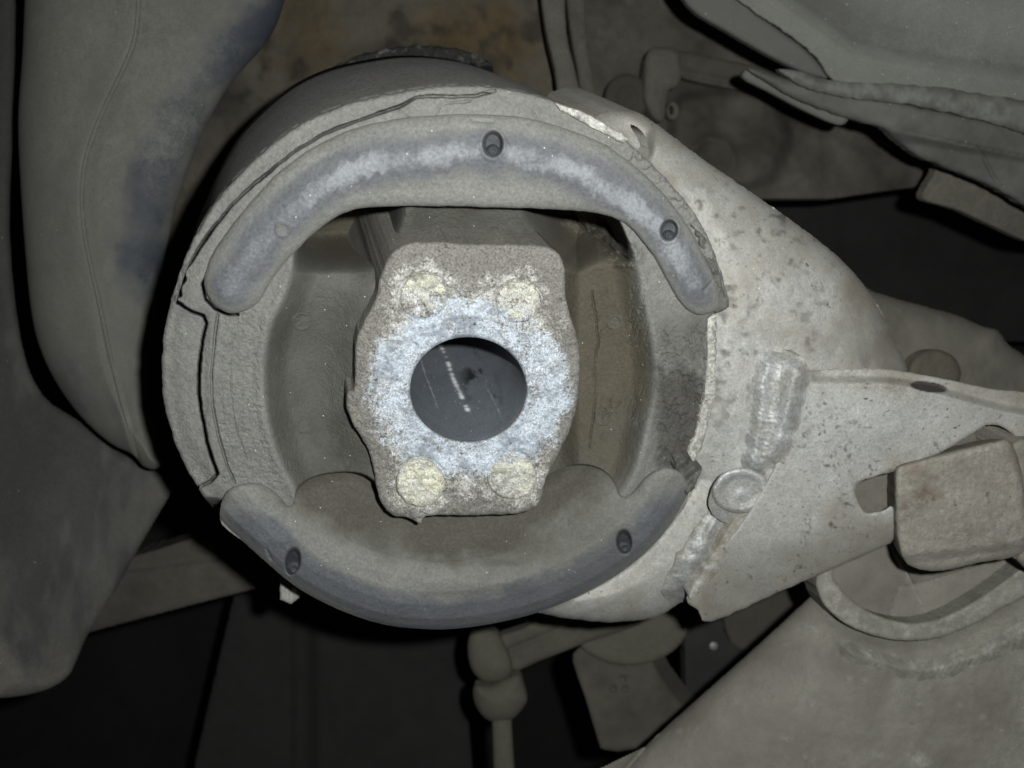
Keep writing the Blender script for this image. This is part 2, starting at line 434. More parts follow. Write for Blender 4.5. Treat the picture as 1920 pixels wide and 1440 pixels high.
LOW = smooth([(417, 985), (413, 955), (422, 925), (445, 910), (478, 905), (505, 912), (525, 928), (540, 946), (548, 940), (552, 918), (568, 900), (600, 886), (650, 880), (690, 888), (730, 915), (800, 925), (960, 925), (1010, 900),
              (1060, 872), (1100, 867), (1135, 880), (1155, 905), (1166, 928), (1186, 922), (1205, 900), (1228, 882), (1255, 877), (1278, 888), (1290, 912), (1286, 945), (1262, 978), (1226, 1022), (1180, 1062), (1130, 1095), (1070, 1125),
              (1000, 1151), (925, 1169), (850, 1179), (790, 1179), (720, 1171), (650, 1149), (590, 1121), (545, 1093), (500, 1055), (455, 1015)], 3)
def face_h(X, Y, d):
    ca = sdf(CAV, X, Y)
    h = np.zeros_like(X)
    h += edge(d, 9, 9)
    # ring rises from the sleeve lip to the rubber
    h += 7 * ss(10, 40, d)
    h += -118 * (.4 * ss(8, -46, ca) + .6 * ss(8, -125, ca)) + 5 * np.exp(-((ca - 8) / 10.) ** 2)
    h += -12 * ss(-50, -200, ca)
    # the voids beside the core, under the upper pad
    vl = sdf(VOID_L, X, Y); vr = sdf(VOID_R, X, Y)
    inc = ss(5, -20, ca)
    h += inc * (-400 * ss(22, -60, vl) - 340 * ss(28, -60, vr))
    # floor webs swell towards the core on the left
    h += inc * ss(-30, 60, vl) * (88 * np.exp(-((X - 700) / 85.) ** 2) * ss(620, 560, X - 200) + 50 * ss(1040, 1090, X) * np.exp(-((X - 1085) / 60.) ** 2))
    h += -240 * np.maximum(ss(-3, -14, sdf(LOW, X, Y)), ss(930, 965, Y) * ss(26, 12, d))
    # wavy erosion
    h += 2.2 * fbm(X, Y, 60, 4, 31) + 0.9 * fbm(X, Y, 9, 3, 35)
    # elephant-skin rubber on the right of the ring
    sk = ss(1195, 1235, X) * ss(660, 700, Y) * ss(900, 870, Y) * ss(1322, 1310, X)
    sk2 = ss(1220, 1250, X) * ss(600, 640, Y) * ss(900, 870, Y)
    w = fbm(X * 1.0, Y * 0.38, 8, 3, 41)
    w = fbm(X, Y * .55, 17, 3, 42)
    h += sk2 * (-9 * np.exp(-(w / .05) ** 2) - 5 * np.exp(-(fbm(X, Y * .5, 8, 2, 43) / .06) ** 2)) - 9 * sk * ss(0, 1, 1.0 + fbm(X, Y, 40, 3, 44))
    fb = ss(405, 425, X) * ss(565, 590, Y) * ss(930, 900, Y) * ss(4, 12, ca) * ss(620, 560, X)
    h += fb * 5 * np.abs(fbm(X * .6, Y, 11, 3, 45)) - fb * 2.5 * np.exp(-(fbm(X, Y, 9, 3, 48) / .07) ** 2)
    # long cracks in the floor on the right
    cr = ss(1090, 1130, X) * ss(1235, 1190, X) * ss(500, 560, Y) * ss(880, 840, Y)
    w2 = fbm(X + 0.35 * (Y - 700), Y * 0.22, 7, 3, 47)
    h += cr * (-9 * np.exp(-(w2 / 0.055) ** 2)) * ss(-0.1, 0.25, fbm(X, Y, 70, 2, 49))
    h += groove([(1110, 545), (1118, 600), (1122, 640), (1114, 690), (1118, 740), (1110, 800), (1105, 840)], X, Y, 1.6, 16, 3, 51)
    # flakes torn open at the upper right
    t = .5 * ss(34, 10, dline([(1075, 405), (1130, 440), (1178, 482)], X, Y, 3, 52, 60))
    h += t * (60 * np.abs(fbm(X, Y, 16, 3, 53)) + 10)
    h += groove([(1075, 400), (1100, 432), (1128, 450), (1150, 470), (1175, 486)], X, Y, 4, 40, 5, 54)
    # grooves and cracks of the face
    h += groove(CR_A, X, Y, 3.0, 115, 2.0, 61, .7) * (.35 + .65 * ss(800, 760, X))
    h += groove(CR_B, X, Y, 3.0, 85, 1.0, 62, .7) * (.2 + .8 * ss(520, 450, X))
    h += groove(CR_C, X, Y, 2.4, 22, 1.2, 63, .6) + groove(CR_D, X, Y, 1.5, 5, 2.0, 64)
    h += groove(CR_LOW, X, Y, 3, 60, 1.0, 65, .5)
    h += groove([(748, 205), (762, 218), (770, 222)], X, Y, 2, 8, 1, 67) + groove([(818, 218), (822, 205), (834, 194), (880, 190)], X, Y, 2.2, 8, 1, 68)
    h += groove([(998, 205), (1006, 222)], X, Y, 2, 6, 1, 69) + groove([(1125, 270), (1150, 280), (1166, 272)], X, Y, 1.5, 10, 1, 70)
    h += groove([(1308, 610), (1316, 640), (1322, 680)], X, Y, 2, 12, 2, 71)
    # outer left band stands a little lower than the rubber inside the crack
    left = ss(420, 395, X) * ss(560, 600, Y) * ss(905, 880, Y)
    h += -6 * left * ss(398, 380, X)
    h += 10 * ss(0, 1, 0.5 + 2 * fbm(X, Y, 22, 3, 77)) * ss(26, 6, dline([(1190, 290), (1262, 360), (1310, 420), (1345, 500)], X, Y, 0, 0, 60))
    return h

def face_m1(X, Y, d):     # darker tone: the recessed webs and the right of the ring
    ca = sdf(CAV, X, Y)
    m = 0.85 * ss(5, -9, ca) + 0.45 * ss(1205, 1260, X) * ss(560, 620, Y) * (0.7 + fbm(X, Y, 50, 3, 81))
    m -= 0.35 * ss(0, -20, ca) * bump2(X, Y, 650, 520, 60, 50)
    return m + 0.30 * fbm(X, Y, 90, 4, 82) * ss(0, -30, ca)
def face_m2(X, Y, d):     # brown stain
    return ss(0.0, 0.6, ss(0, -20, sdf(CAV, X, Y)) * (1.1 * bump2(X, Y, 1110, 620, 100, 240) + 0.9 * bump2(X, Y, 640, 440, 70, 60)) + 0.4 * fbm(X, Y, 80, 3, 83)) * ss(0, -20, sdf(CAV, X, Y)) * .8
def face_m3(X, Y, d):     # bare black rubber where the dust has come off
    return 0.75 * ss(1215, 1245, X) * ss(1330, 1300, X) * ss(672, 700, Y - 0.25 * (X - 1240) + 30 * fbm(X, Y, 30, 3, 85)) * ss(900, 860, Y) + 0.6 * ss(14, 2, dline([(1075, 405), (1130, 440), (1178, 482)], X, Y, 3, 52, 60))

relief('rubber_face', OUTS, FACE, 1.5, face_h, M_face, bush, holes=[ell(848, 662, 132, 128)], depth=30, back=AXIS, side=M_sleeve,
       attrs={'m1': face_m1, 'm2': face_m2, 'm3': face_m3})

# the outer sleeve runs back behind the face
lp = smooth(OUT, 8)
base = FACE.at(lp[:, 0], lp[:, 1], -0.010 - .09 * ss(890, 970, lp[:, 1]))
cen = base.mean(0)
loops = [cen + (base - cen) * s + AXIS * L for s, L in ((0.985, 0.0), (1.0, 0.012), (1.0, 0.03), (0.995, 0.1), (0.995, 0.3), (0.985, 0.5), (0.975, 0.62), (0.93, 0.66))]
loft('outer_sleeve', loops, M_sleeve, bush)
# the steel lip left bare at the upper right and right of the sleeve
def strip_rel(name, poly, h0, m, parent, amp=3, cell=2.0, depth=40, r=4, back=AXIS, attrs=None, hx=None):
    return relief(name, rough(poly, 1.6, 10, len(poly)), FACE, cell, lambda X, Y, d: h0 + edge(d, r, r) + amp * fbm(X, Y, 9, 3, 9) + (hx(X, Y) if hx else 0), m, parent, depth=depth, back=back, attrs=attrs)
o = strip_rel('sleeve_lip', [(1324, 596), (1343, 590), (1344, 660), (1341, 740), (1328, 800), (1314, 846), (1298, 868), (1290, 850), (1304, 815), (1318, 755), (1326, 690)], -2, M_sleeve, bush, attrs={'m1': lambda X, Y, d: X * 0 + 1, 'm2': lambda X, Y, d: .65 + .8 * fbm(X, Y, 14, 3, 8)})
o['label'] = 'bare bright steel edge on the right'
o = strip_rel('sleeve_lip', [(1040, 192), (1090, 208), (1140, 234), (1180, 262), (1170, 268), (1130, 250), (1085, 225), (1050, 205)], 12, M_sleeve, bush, attrs={'m1': lambda X, Y, d: X * 0 + 1, 'm2': lambda X, Y, d: .55 + 1.2 * fbm(X, Y, 14, 3, 8)})
o['label'] = 'scraped shiny edge at the top right'
# torn rubber flap
relief('torn_flap', rough([(1262, 858), (1290, 862), (1300, 870), (1318, 878), (1310, 892), (1302, 915), (1288, 925), (1270, 890)], 2.5, 9, 4), FACE, 2.0,
       lambda X, Y, d: 14 + edge(d, 5, 5) + 16 * fbm(X, Y, 14, 4, 12) + 6 * np.sin((X + Y) / 5), M_face, bush, depth=30, back=AXIS, attrs={'m1': lambda X, Y, d: X * 0 + 0.6, 'm3': lambda X, Y, d: .3 + fbm(X, Y, 12, 3, 5)})
relief('torn_flap', rough([(1296, 420), (1325, 450), (1345, 500), (1356, 540), (1368, 574), (1340, 588), (1322, 560), (1335, 520), (1318, 470)], 2.5, 9, 5), FACE, 2.0,
       lambda X, Y, d: 12 + edge(d, 5, 5) + 14 * fbm(X, Y, 14, 4, 13), M_face, bush, depth=30, back=AXIS, attrs={'m1': lambda X, Y, d: X * 0 + 0.55, 'm3': lambda X, Y, d: .1 + fbm(X, Y, 12, 3, 5)})

GM = mat('grease_crust', ((0.035, 0.034, 0.032), 0.6, 0), B=((0.13, 0.13, 0.12), 0.8, 0), var=0.5, grain=0.6, bump=1.2, coarse=0.5, bumpd=0.005, seed=21.0)
relief('grease_crust', rough(smooth([(628, 126), (690, 99), (760, 86), (830, 88), (890, 103), (925, 124), (890, 122), (830, 112), (760, 112), (700, 118)], 3), 3, 14, 41), Plane((780, 100), 2.02, (0, -.1, 1)), 2.0,
       lambda X, Y, d: edge(d, 8, 10) + 12 * fbm(X, Y, 14, 4, 42), GM, bush, depth=60, attrs={'m1': lambda X, Y, d: ss(.1, .6, fbm(X, Y, 12, 4, 44))})

# ---- upper pad (arch)
ARCH = smooth([(383, 535), (388, 500), (402, 470), (430, 430), (470, 378), (520, 325), (580, 280), (650, 246), (730, 225), (830, 215), (920, 215), (990, 222), (1060, 240), (1130, 270), (1195, 315), (1250, 370), (1295, 432),
               (1330, 500), (1350, 555), (1345, 580), (1315, 591), (1288, 580), (1262, 545), (1225, 478), (1185, 430), (1150, 408), (1100, 397), (1000, 391), (900, 388), (800, 386), (700, 388), (655, 396), (610, 420),
               (560, 466), (528, 500), (505, 535), (484, 568), (455, 585), (425, 586), (398, 568)], 3)
RIDGE = [(430, 545), (470, 480), (530, 415), (600, 355), (690, 308), (800, 292), (920, 285), (1020, 300), (1110, 335), (1190, 385), (1255, 455), (1300, 530)]
SPOT = [(924, 270, 17, 22, 0.0), (1254, 432, 15, 18, 0.2)]
def arch_h(X, Y, d):
    r = dline(smooth(RIDGE, 4, False), X, Y, 0, 0, 200)
    h = 20 + edge(d, 24, 17) + 25 * np.exp(-(r / 52.) ** 2)
    h += 1.2 * fbm(X, Y, 24, 3, 91) + 1.0 * fbm(X, Y, 7, 2, 93)
    for (cx, cy, rx, ry, a) in SPOT:
        q = rr(X, Y, cx, cy, rx, ry, a); h += -26 * ss(1.25, 0.75, q) + 3 * np.exp(-((q - 1.3) / .2) ** 2)
    h += 1.8 * np.exp(-((rr(X, Y, 530, 431, 13) - 1) / .18) ** 2)
    h += groove([(1298, 498), (1304, 512)], X, Y, 3, 9, 0) + groove([(1320, 545), (1335, 528)], X, Y, 3, 7, 0) + groove([(885, 226), (925, 229)], X, Y, 3, 5, 0)
    return h
def arch_m1(X, Y, d):
    r = dline(smooth(RIDGE, 4, False), X, Y, 0, 0, 200)
    endl = ss(470, 560, Y) * ss(600, 500, X)
    m = ss(58, 22, r + 16 * fbm(X, Y, 40, 3, 95))
    m = np.maximum(m, 0.8 * ss(1080, 1180, X) * ss(75, 45, r) * ss(8, 20, d))
    m = np.maximum(m, 0.85 * ss(700, 640, X) * ss(66, 40, r) * ss(18, 34, d))
    return m * ss(4, 18, d)
def arch_m2(X, Y, d):
    r = dline(smooth(RIDGE, 4, False), X, Y, 0, 0, 200)
    k = 0.95 * ss(620, 720, X) * ss(1230, 1130, X) + 0.5 * ss(560, 640, X) + 0.25
    k = np.clip(k, 0, 1)
    str_ = fbm(X, Y * 0.35, 13, 3, 97)
    return k * ss(27, 9, r + 18 * str_) * (.55 + 1.5 * fbm(X, Y, 55, 4, 98)) * (1 - ss(70, 30, np.abs(X - 924) * 2)) + .15 * ss(20, 5, r)
pad = relief('stop_pad', rough(ARCH, 0.8, 20, 7), FACE, 2.0, arch_h, M_pad, bush, depth=70, back=AXIS, attrs={'m1': arch_m1, 'm2': arch_m2,
             'm3': lambda X, Y, d: sum(0.8 * ss(1.2, 0.85, rr(X, Y, cx, cy, rx, ry, a)) for cx, cy, rx, ry, a in SPOT)})
pad['label'] = 'arched pad across the top, with a pale rubbed ridge'

# ---- lower pad
RIM = smooth([(380, 930), (417, 980), (455, 1015), (500, 1055), (545, 1093), (590, 1121), (650, 1149), (720, 1171), (790, 1179), (850, 1179), (925, 1169), (1000, 1151), (1070, 1125), (1130, 1095), (1180, 1062), (1226, 1022), (1262, 978), (1290, 930)], 3, False)
SPOT2 = [(549, 1052, 14, 24, 0.15), (1170, 1016, 14, 22, -0.1)]
def low_h(X, Y, d):
    r = dline(RIM, X, Y, 0, 0, 400)
    h = np.interp(r, [0, 6, 20, 45, 70, 95, 125, 160, 195, 240, 320], [-34, -18, 2, 17, 22, 16, -2, -42, -76, -92, -96])
    h += 22 * ss(560, 470, X) * ss(150, 60, r) + 22 * ss(1150, 1220, X) * ss(150, 60, r)
    h += edge(d, 14, 16) * ss(10, 30, r)
    h += 16 * bump2(X, Y, 648, 945, 62, 50) + 14 * bump2(X, Y, 1080, 935, 60, 50) - 14 * ss(26, 0, d) * ss(120, 160, r)
    h += 9 * ss(780, 830, X + .4 * (Y - 1060)) * ss(1030, 960, X) * ss(1046, 1066, Y + 8 * fbm(X, Y, 60, 2, 3)) * ss(1120, 1090, Y) - 12 * bump2(X, Y, 960, 1020, 110, 40) - 10 * bump2(X, Y, 700, 1000, 110, 34, .35)
    h += 2.4 * fbm(X, Y, 46, 4, 101) + 0.9 * fbm(X, Y, 7, 2, 103)
    for (cx, cy, rx, ry, a) in SPOT2:
        q = rr(X, Y, cx, cy, rx, ry, a); h += -24 * ss(1.2, 0.7, q)
    h += groove([(500, 1030), (508, 1048)], X, Y, 2.5, 9, 1)
    return h
def low_m1(X, Y, d):
    r = dline(RIM, X, Y, 0, 0, 400)
    m = ss(66, 46, r - 8 + 18 * fbm(X * .8, Y, 34, 3, 105) - 16 * ss(620, 480, X) * ss(940, 1000, Y) + 8 * bump2(X, Y, 830, 1130, 120, 90))
    m = m * np.maximum(ss(930, 1000, Y + .4 * (X - 430)), ss(560, 640, X)) * np.maximum(ss(905, 960, Y), ss(1230, 1180, X)) * ss(2, 12, r + 12 * ss(640, 760, X) * ss(1120, 1000, X))
    return m
LD = mat('low_pad_dust', (DUST, 0.95, 0), B=((0.124, 0.133, 0.140), 0.68, 0), C=((0.088, 0.084, 0.068), 0.92, 0), D=((0.03, 0.034, 0.037), 0.5, 0),
         var=0.2, grain=0.32, specks=0.12, bump=0.8, coarse=0.25, bumpd=0.002, seed=3.7)
def low_m2(X, Y, d):  # brown dust and painted shading in the bowl and lobes
    r = dline(RIM, X, Y, 0, 0, 400)
    m = 1.1 * ss(105, 175, r + 30 * fbm(X, Y, 120, 2, 3) - 20 * ss(900, 1050, X) + 40 * fbm(X, Y, 60, 4, 107))
    m += .8 * bump2(X, Y, 980, 1015, 150, 60) + .6 * bump2(X, Y, 640, 940, 80, 55) + .5 * bump2(X, Y, 1090, 930, 70, 50) + .4 * fbm(X, Y, 70, 4, 108) * ss(60, 110, r)
    return m * .8
pad2 = relief('stop_pad', LOW, FACE, 2.0, low_h, LD, bush, depth=90, back='view', attrs={'m1': low_m1, 'm2': low_m2,
              'm3': lambda X, Y, d: sum(0.9 * ss(1.15, 0.8, rr(X, Y, cx, cy, rx, ry, a)) for cx, cy, rx, ry, a in SPOT2)})
pad2['label'] = 'cupped pad along the bottom, dusty with a dark rubbed rim'

# ---- moulded nubs and ring marks
def nub(cx, cy, r, hf, amp, m):
    o = relief('moulded_nub', ell(cx, cy, r, r * .92, 28), FACE, 1.5, lambda X, Y, d: hf(X * 0 + cx, Y * 0 + cy, d * 0 + 60) + amp + edge(d, 5, 5) + 4 * np.exp(-((rr(X, Y, cx, cy, r) - .45) / .16) ** 2) + 2 * fbm(X, Y, 5, 2, 5), m, bush, depth=24, attrs={'m3': lambda X, Y, d: X * 0 + .85, 'm1': lambda X, Y, d: X * 0 + 1})
    return o
nub(925, 283, 13, arch_h, 12, M_pad); nub(1255, 443, 12, arch_h, 12, M_pad); nub(551, 1066, 15, low_h, 10, LD); nub(1171, 1027, 13, low_h, 10, LD)
for (cx, cy, r, hf, m) in ((566, 603, 17, face_h, M_face), (570, 797, 15, face_h, M_face), (1152, 604, 14, face_h, M_face), (1130, 783, 15, face_h, M_face), (530, 431, 13, arch_h, M_pad)):
    relief('mould_mark', ell(cx, cy, r + 1.5, r * .95 + 1.5, 30), FACE, 1.2, lambda X, Y, d, hf=hf, r=r, cx=cx, cy=cy: hf(X, Y, d * 0 + 60) + 1.0 + 2.6 * np.exp(-((rr(X, Y, cx, cy, r) - .9) / .1) ** 2) + 1.5 * fbm(X, Y, 6, 2, 3), m, bush, depth=8,
           attrs={'m1': lambda X, Y, d, m=m: X * 0 + (.75 if m is M_face else .55), 'm2': lambda X, Y, d, cx=cx: X * 0 + (.5 if cx > 1000 else 0)})

# ---- inner core
CORE = [(704, 560), (716, 510), (735, 474), (768, 456), (820, 454), (900, 458), (970, 458), (1028, 464), (1050, 480), (1059, 510), (1061, 560), (1074, 605), (1085, 650), (1086, 710), (1080, 765), (1066, 810),
        (1045, 855), (1022, 900), (1014, 935), (990, 958), (940, 964), (880, 966), (800, 967), (788, 982), (765, 970), (738, 966), (716, 945), (706, 915), (698, 870), (684, 830), (664, 800), (650, 765), (652, 735), (664, 728), (666, 680), (668, 640), (684, 600)]
CORES = rough(smooth(CORE, 4), 0.9, 14, 9)
HOLE = ell(878, 730, 109, 98, 300)
PLUGS = [(794, 556, 44, 42), (972, 566, 42, 38), (788, 905, 45, 44), (960, 893, 46, 42)]
def core_h(X, Y, d):
    q = rr(X, Y, 878, 730, 109, 98)
    h = 8 + edge(d, 9, 9)
    h += 5 * ss(30, 45, d) * ss(2.0, 1.9, q)           # machined landing stands proud of the casting
    h += -2 * ss(1.03, 1.0, q)
    crust = ss(1.55, 2.0, q) * ss(500, 540, Y)
    h += (1.5 + 4 * crust) * fbm(X, Y, 22, 3, 111) + (0.5 + 2.6 * crust) * fbm(X, Y, 7, 3, 115)
    for cx, cy, rx_, ry_ in PLUGS: h += -7 * np.exp(-((rr(X, Y, cx, cy, rx_, ry_) - 1.06) / .06) ** 2)
    h += -3 * ss(0.18, 0.4, fbm(X, Y, 6, 2, 117)) * ss(1.1, 1.6, q)
    return h
def core_m1(X, Y, d):
    q = rr(X, Y, 878, 730, 109, 98)
    m = ss(2.35, 1.6, q + 0.6 * fbm(X, Y, 40, 3, 121) + .35 * ss(520, 450, Y)) * ss(14, 62, d + 30 * fbm(X, Y, 30, 3, 122)) * ss(495, 540, Y + 26 * fbm(X, Y, 26, 3, 123))
    for cx, cy, r, _ in PLUGS: m = np.maximum(m, .75 * ss(1.7, 1.1, rr(X, Y, cx, cy, r) + .5 * fbm(X, Y, 18, 3, 125)))
    return m * (0.66 + 1.1 * fbm(X, Y, 20, 4, 126))
def core_m2(X, Y, d):
    q = rr(X, Y, 878, 730, 109, 98)
    return ss(1.86, 1.42, q + .32 * fbm(X, Y, 36, 4, 127)) * (.92 + .8 * fbm(X, Y, 40, 4, 128) + .3 * fbm(X, Y, 8, 2, 130))
core = relief('inner_core', CORES, FACE, 2.0, core_h, M_cast, bush, holes=[HOLE], depth=520, back=AXIS, side=M_coreside,
              attrs={'m1': core_m1, 'm2': core_m2, 'm3': lambda X, Y, d: ss(1.85, 1.5, rr(X, Y, 878, 730, 109, 98)) * ss(-.12, .42, .7 * fbm(X, Y, 44, 3, 133) + .8 * fbm(X * .8, Y * 1.3, 8, 3, 134)) * .65})
for (cx, cy, rx, ry) in PLUGS:
    i = PLUGS.index((cx, cy, rx, ry))
    relief('cast_plug', rough(ell(cx, cy, rx, ry, 36), 2, 10, 30 + i), FACE, 1.8,
           lambda X, Y, d: 10 + (3, 1, 7, 5)[i] + edge(d, 6, 6) + 8 * fbm(X, Y, 16, 4, 131 + i) + 4 * fbm(X, Y, 6, 2, 140), M_plug, core, depth=16,
           attrs={'m1': lambda X, Y, d: (.7, .25, -.1, .3)[i] * ss(cy - 25, cy + 10, Y + 30 * fbm(X, Y, 30, 2, 5)) + 1.1 * fbm(X, Y, 18, 4, 150 + i) + (.15, .1, 0, .22)[i],
                  'm2': lambda X, Y, d: (.5, .55, .15, .5)[i] + fbm(X, Y, 24, 3, 160 + i)})
# the bore
hb = FACE.at(HOLE[:, 0], HOLE[:, 1], 0.001); hc = hb.mean(0)
zs = np.linspace(0, 1, 240)
bl = [hc + (hb - hc) * (0.992 if k > 0 else 1.0) + AXIS * (z * 1.6 + .004) for k, z in enumerate(zs)]
ang = np.linspace(0, 2 * np.pi, 300, endpoint=False)
AA, ZZ = np.meshgrid(ang, zs * 1.6)
def glint_streak(a0, w, z0, z1, sd_, dash):
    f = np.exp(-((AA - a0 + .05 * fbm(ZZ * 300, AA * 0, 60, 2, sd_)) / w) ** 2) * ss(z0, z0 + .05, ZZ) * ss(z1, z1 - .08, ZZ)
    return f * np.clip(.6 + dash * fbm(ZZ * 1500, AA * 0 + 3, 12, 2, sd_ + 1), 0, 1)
bw = 1.5 * glint_streak(1.36, .035, .08, .9, 401, 2.6) + .5 * glint_streak(1.95, .015, .1, .4, 404, 1.2) + .4 * glint_streak(.85, .012, .03, .2, 407, 1.2)  # pale dashed streaks painted in as the bore wall's reflection
bs_ = ss(.18, .4, fbm(AA * 90, ZZ * 260, 22, 4, 409)) * bump2(AA, ZZ, .95, .2, .28, .12) * 1.4
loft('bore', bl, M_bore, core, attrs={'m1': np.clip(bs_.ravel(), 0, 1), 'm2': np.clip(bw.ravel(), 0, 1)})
loft('bore_end', [bl[-1], bl[-1] * .3 + bl[-1].mean(0) * .7], M_bore, core, cap=True)

# ================================================================== WELDED ALLOY CARRIER ON THE RIGHT
carrier = thing('welded_carrier', FACE.at(np.array(1450.), np.array(800.), -.2), 'pale corroded alloy carrier with weld beads gripping the right side of the bushing', 'carrier')
HOUS = smooth([(1110, 235), (1135, 212), (1165, 205), (1195, 210), (1230, 232), (1300, 285), (1400, 355), (1500, 425), (1570, 480), (1625, 540), (1665, 610), (1697, 680), (1690, 720), (1600, 760), (1520, 760), (1490, 850), (1420, 980),
               (1350, 1080), (1285, 1122), (1245, 1150), (1190, 1164), (1130, 1166), (1060, 1158), (990, 1138), (940, 1060), (950, 700), (1050, 400)], 4)
HOUS_TOP = smooth([(1130, 206), (1165, 205), (1195, 210), (1230, 232), (1300, 285), (1400, 355), (1500, 425), (1570, 480), (1625, 540), (1665, 610), (1697, 680), (1700, 720)], 4, False)
HOUSE_HOLE = np.array([815, 670]) + (np.array(OUT, float) - np.array([815, 670])) * 0.95
def hous_h(X, Y, d):
    up = dline(HOUS_TOP, X, Y, 0, 0, 700)
    h = -34 + edge(up, 185, 190) + edge(np.minimum(d + 200 * (sdf(np.array(OUT, float), X, Y) < 4) + 2 * np.clip(900 - Y, 0, 500), 1e3), 80, 95)
    # waist of the sleeve bore and wear
    o_ = sdf(np.array(OUT, float), X, Y)
    h += -12 * ss(40, 0, o_)
    # the cut end of the tube at the top
    h += -60 * ss(1228, 1200, X + (Y - 300) * .2) * ss(310, 280, Y)
    h += -26 * ss(1.3, .3, rr(X, Y, 1190, 262, 26, 44, -.5))
    # foot running down to the boss, with the hollow beside the welds
    h += 20 * bump2(X, Y, 1380, 720, 55, 160, -.1) - 26 * bump2(X, Y, 1335, 900, 30, 90, .1)
    h += -40 * ss(1590, 1700, X)
    h += 4 * fbm(X, Y, 70, 3, 171) + 0.7 * fbm(X, Y, 12, 3, 175) - 1.2 * ss(.15, .35, fbm(X, Y, 16, 3, 178)) * ss(380, 440, Y)
    h += 3 * np.sin((X * .86 - Y * .2) / 7) * ss(1600, 1625, X)     # turned rings near the end
    return h
relief('bushing_housing', rough(HOUS, 1.2, 18, 12), FACE, 3.0, hous_h, M_alu, carrier, holes=[HOUSE_HOLE, smooth([(1181, 234), (1200, 243), (1212, 262), (1216, 288), (1209, 296), (1203, 286), (1197, 262)], 4)], depth=320, back=AXIS,
       attrs={'m1': lambda X, Y, d: .75 * ss(430, 250, Y) + .55 * ss(1520, 1620, X) + .9 * fbm(X, Y, 70, 4, 181) + .5 * bump2(X, Y, 1470, 640, 70, 30),  # darkening towards the right end is painted-in light falloff
              'm2': lambda X, Y, d: .5 * bump2(X, Y, 1400, 850, 90, 200) + .5 * fbm(X, Y, 50, 4, 182),
              'm3': lambda X, Y, d: ss(.08, .5, fbm(X, Y, 15, 4, 183) + .4 * fbm(X, Y, 70, 2, 184)) * ss(1640, 1450, X) * ss(900, 700, Y) * ss(310, 400, Y) * .5})
PLATE = smooth([(1500, 720), (1514, 698), (1530, 694), (1640, 690), (1750, 706), (1850, 728), (1960, 748), (1960, 850), (1925, 835), (1900, 815), (1870, 797), (1840, 802), (1780, 840), (1720, 868), (1660, 888), (1612, 903), (1603, 922), (1612, 945), (1626, 962), (1655, 957), (1676, 950),
                (1678, 1008), (1640, 1032), (1560, 1067), (1450, 1115), (1332, 1166), (1308, 1143), (1286, 1122), (1330, 1062), (1390, 980), (1440, 900), (1470, 830), (1488, 770)], 3)
def plate_h(X, Y, d):
    h = 6 + edge(d, 7, 7)
    top = 706 + ss(1640, 1960, X) * 62 - 0
    h += -34 * ss(top + 16, top - 4, Y) * ss(1500, 1540, X)
    ln = Y - (1020 - (X - 1340) * .23)                          # the lower side folds away
    h += -80 * ss(0, 150, ln) ** 1.3 * ss(1300, 1380, X) - 30 * ss(1420, 1320, X) * ss(980, 1100, Y)
    h += 4 * fbm(X, Y, 80, 2, 191) + 0.7 * fbm(X, Y, 10, 3, 193) - 0.9 * ss(.2, .36, fbm(X, Y, 10, 2, 195)) * ss(0, .25, fbm(X, Y, 70, 3, 199))
    h += -10 * ss(1.1, .8, rr(X, Y, 1742, 726, 34, 9, .15))
    return h
relief('carrier_plate', rough(PLATE, 1.0, 16, 15), FACE, 2.6, plate_h, M_alu, carrier, depth=90, back='view',
       attrs={'m1': lambda X, Y, d: .8 * ss(960, 1080, Y + (X - 1500) * .3) + .6 * bump2(X, Y, 1680, 745, 30, 30) + .6 * ss(735, 705, Y - ss(1640, 1960, X) * 62 * .0 - (X - 1530) * .11) + .7 * fbm(X, Y, 80, 4, 196),
              'm2': lambda X, Y, d: .7 * bump2(X, Y, 1600, 790, 150, 90) + .5 * fbm(X, Y, 60, 3, 197),
              'm3': lambda X, Y, d: ss(1.15, .95, rr(X, Y, 1742, 726, 34, 9, .15)) + .6 * ss(.2, .5, fbm(X, Y, 9, 3, 198)) * ss(0, .25, fbm(X, Y, 70, 3, 199))})
# deeper web seen through the cut-out of the plate
relief('carrier_web', [(1560, 880), (1700, 850), (1880, 780), (1960, 800), (1960, 1010), (1700, 1030), (1560, 980)], FACE, 5, lambda X, Y, d: -105 + 4 * fbm(X, Y, 40, 3, 5), M_tube, carrier, depth=40,
       attrs={'m1': lambda X, Y, d: X * 0 + .85, 'm3': lambda X, Y, d: X * 0 + .15})
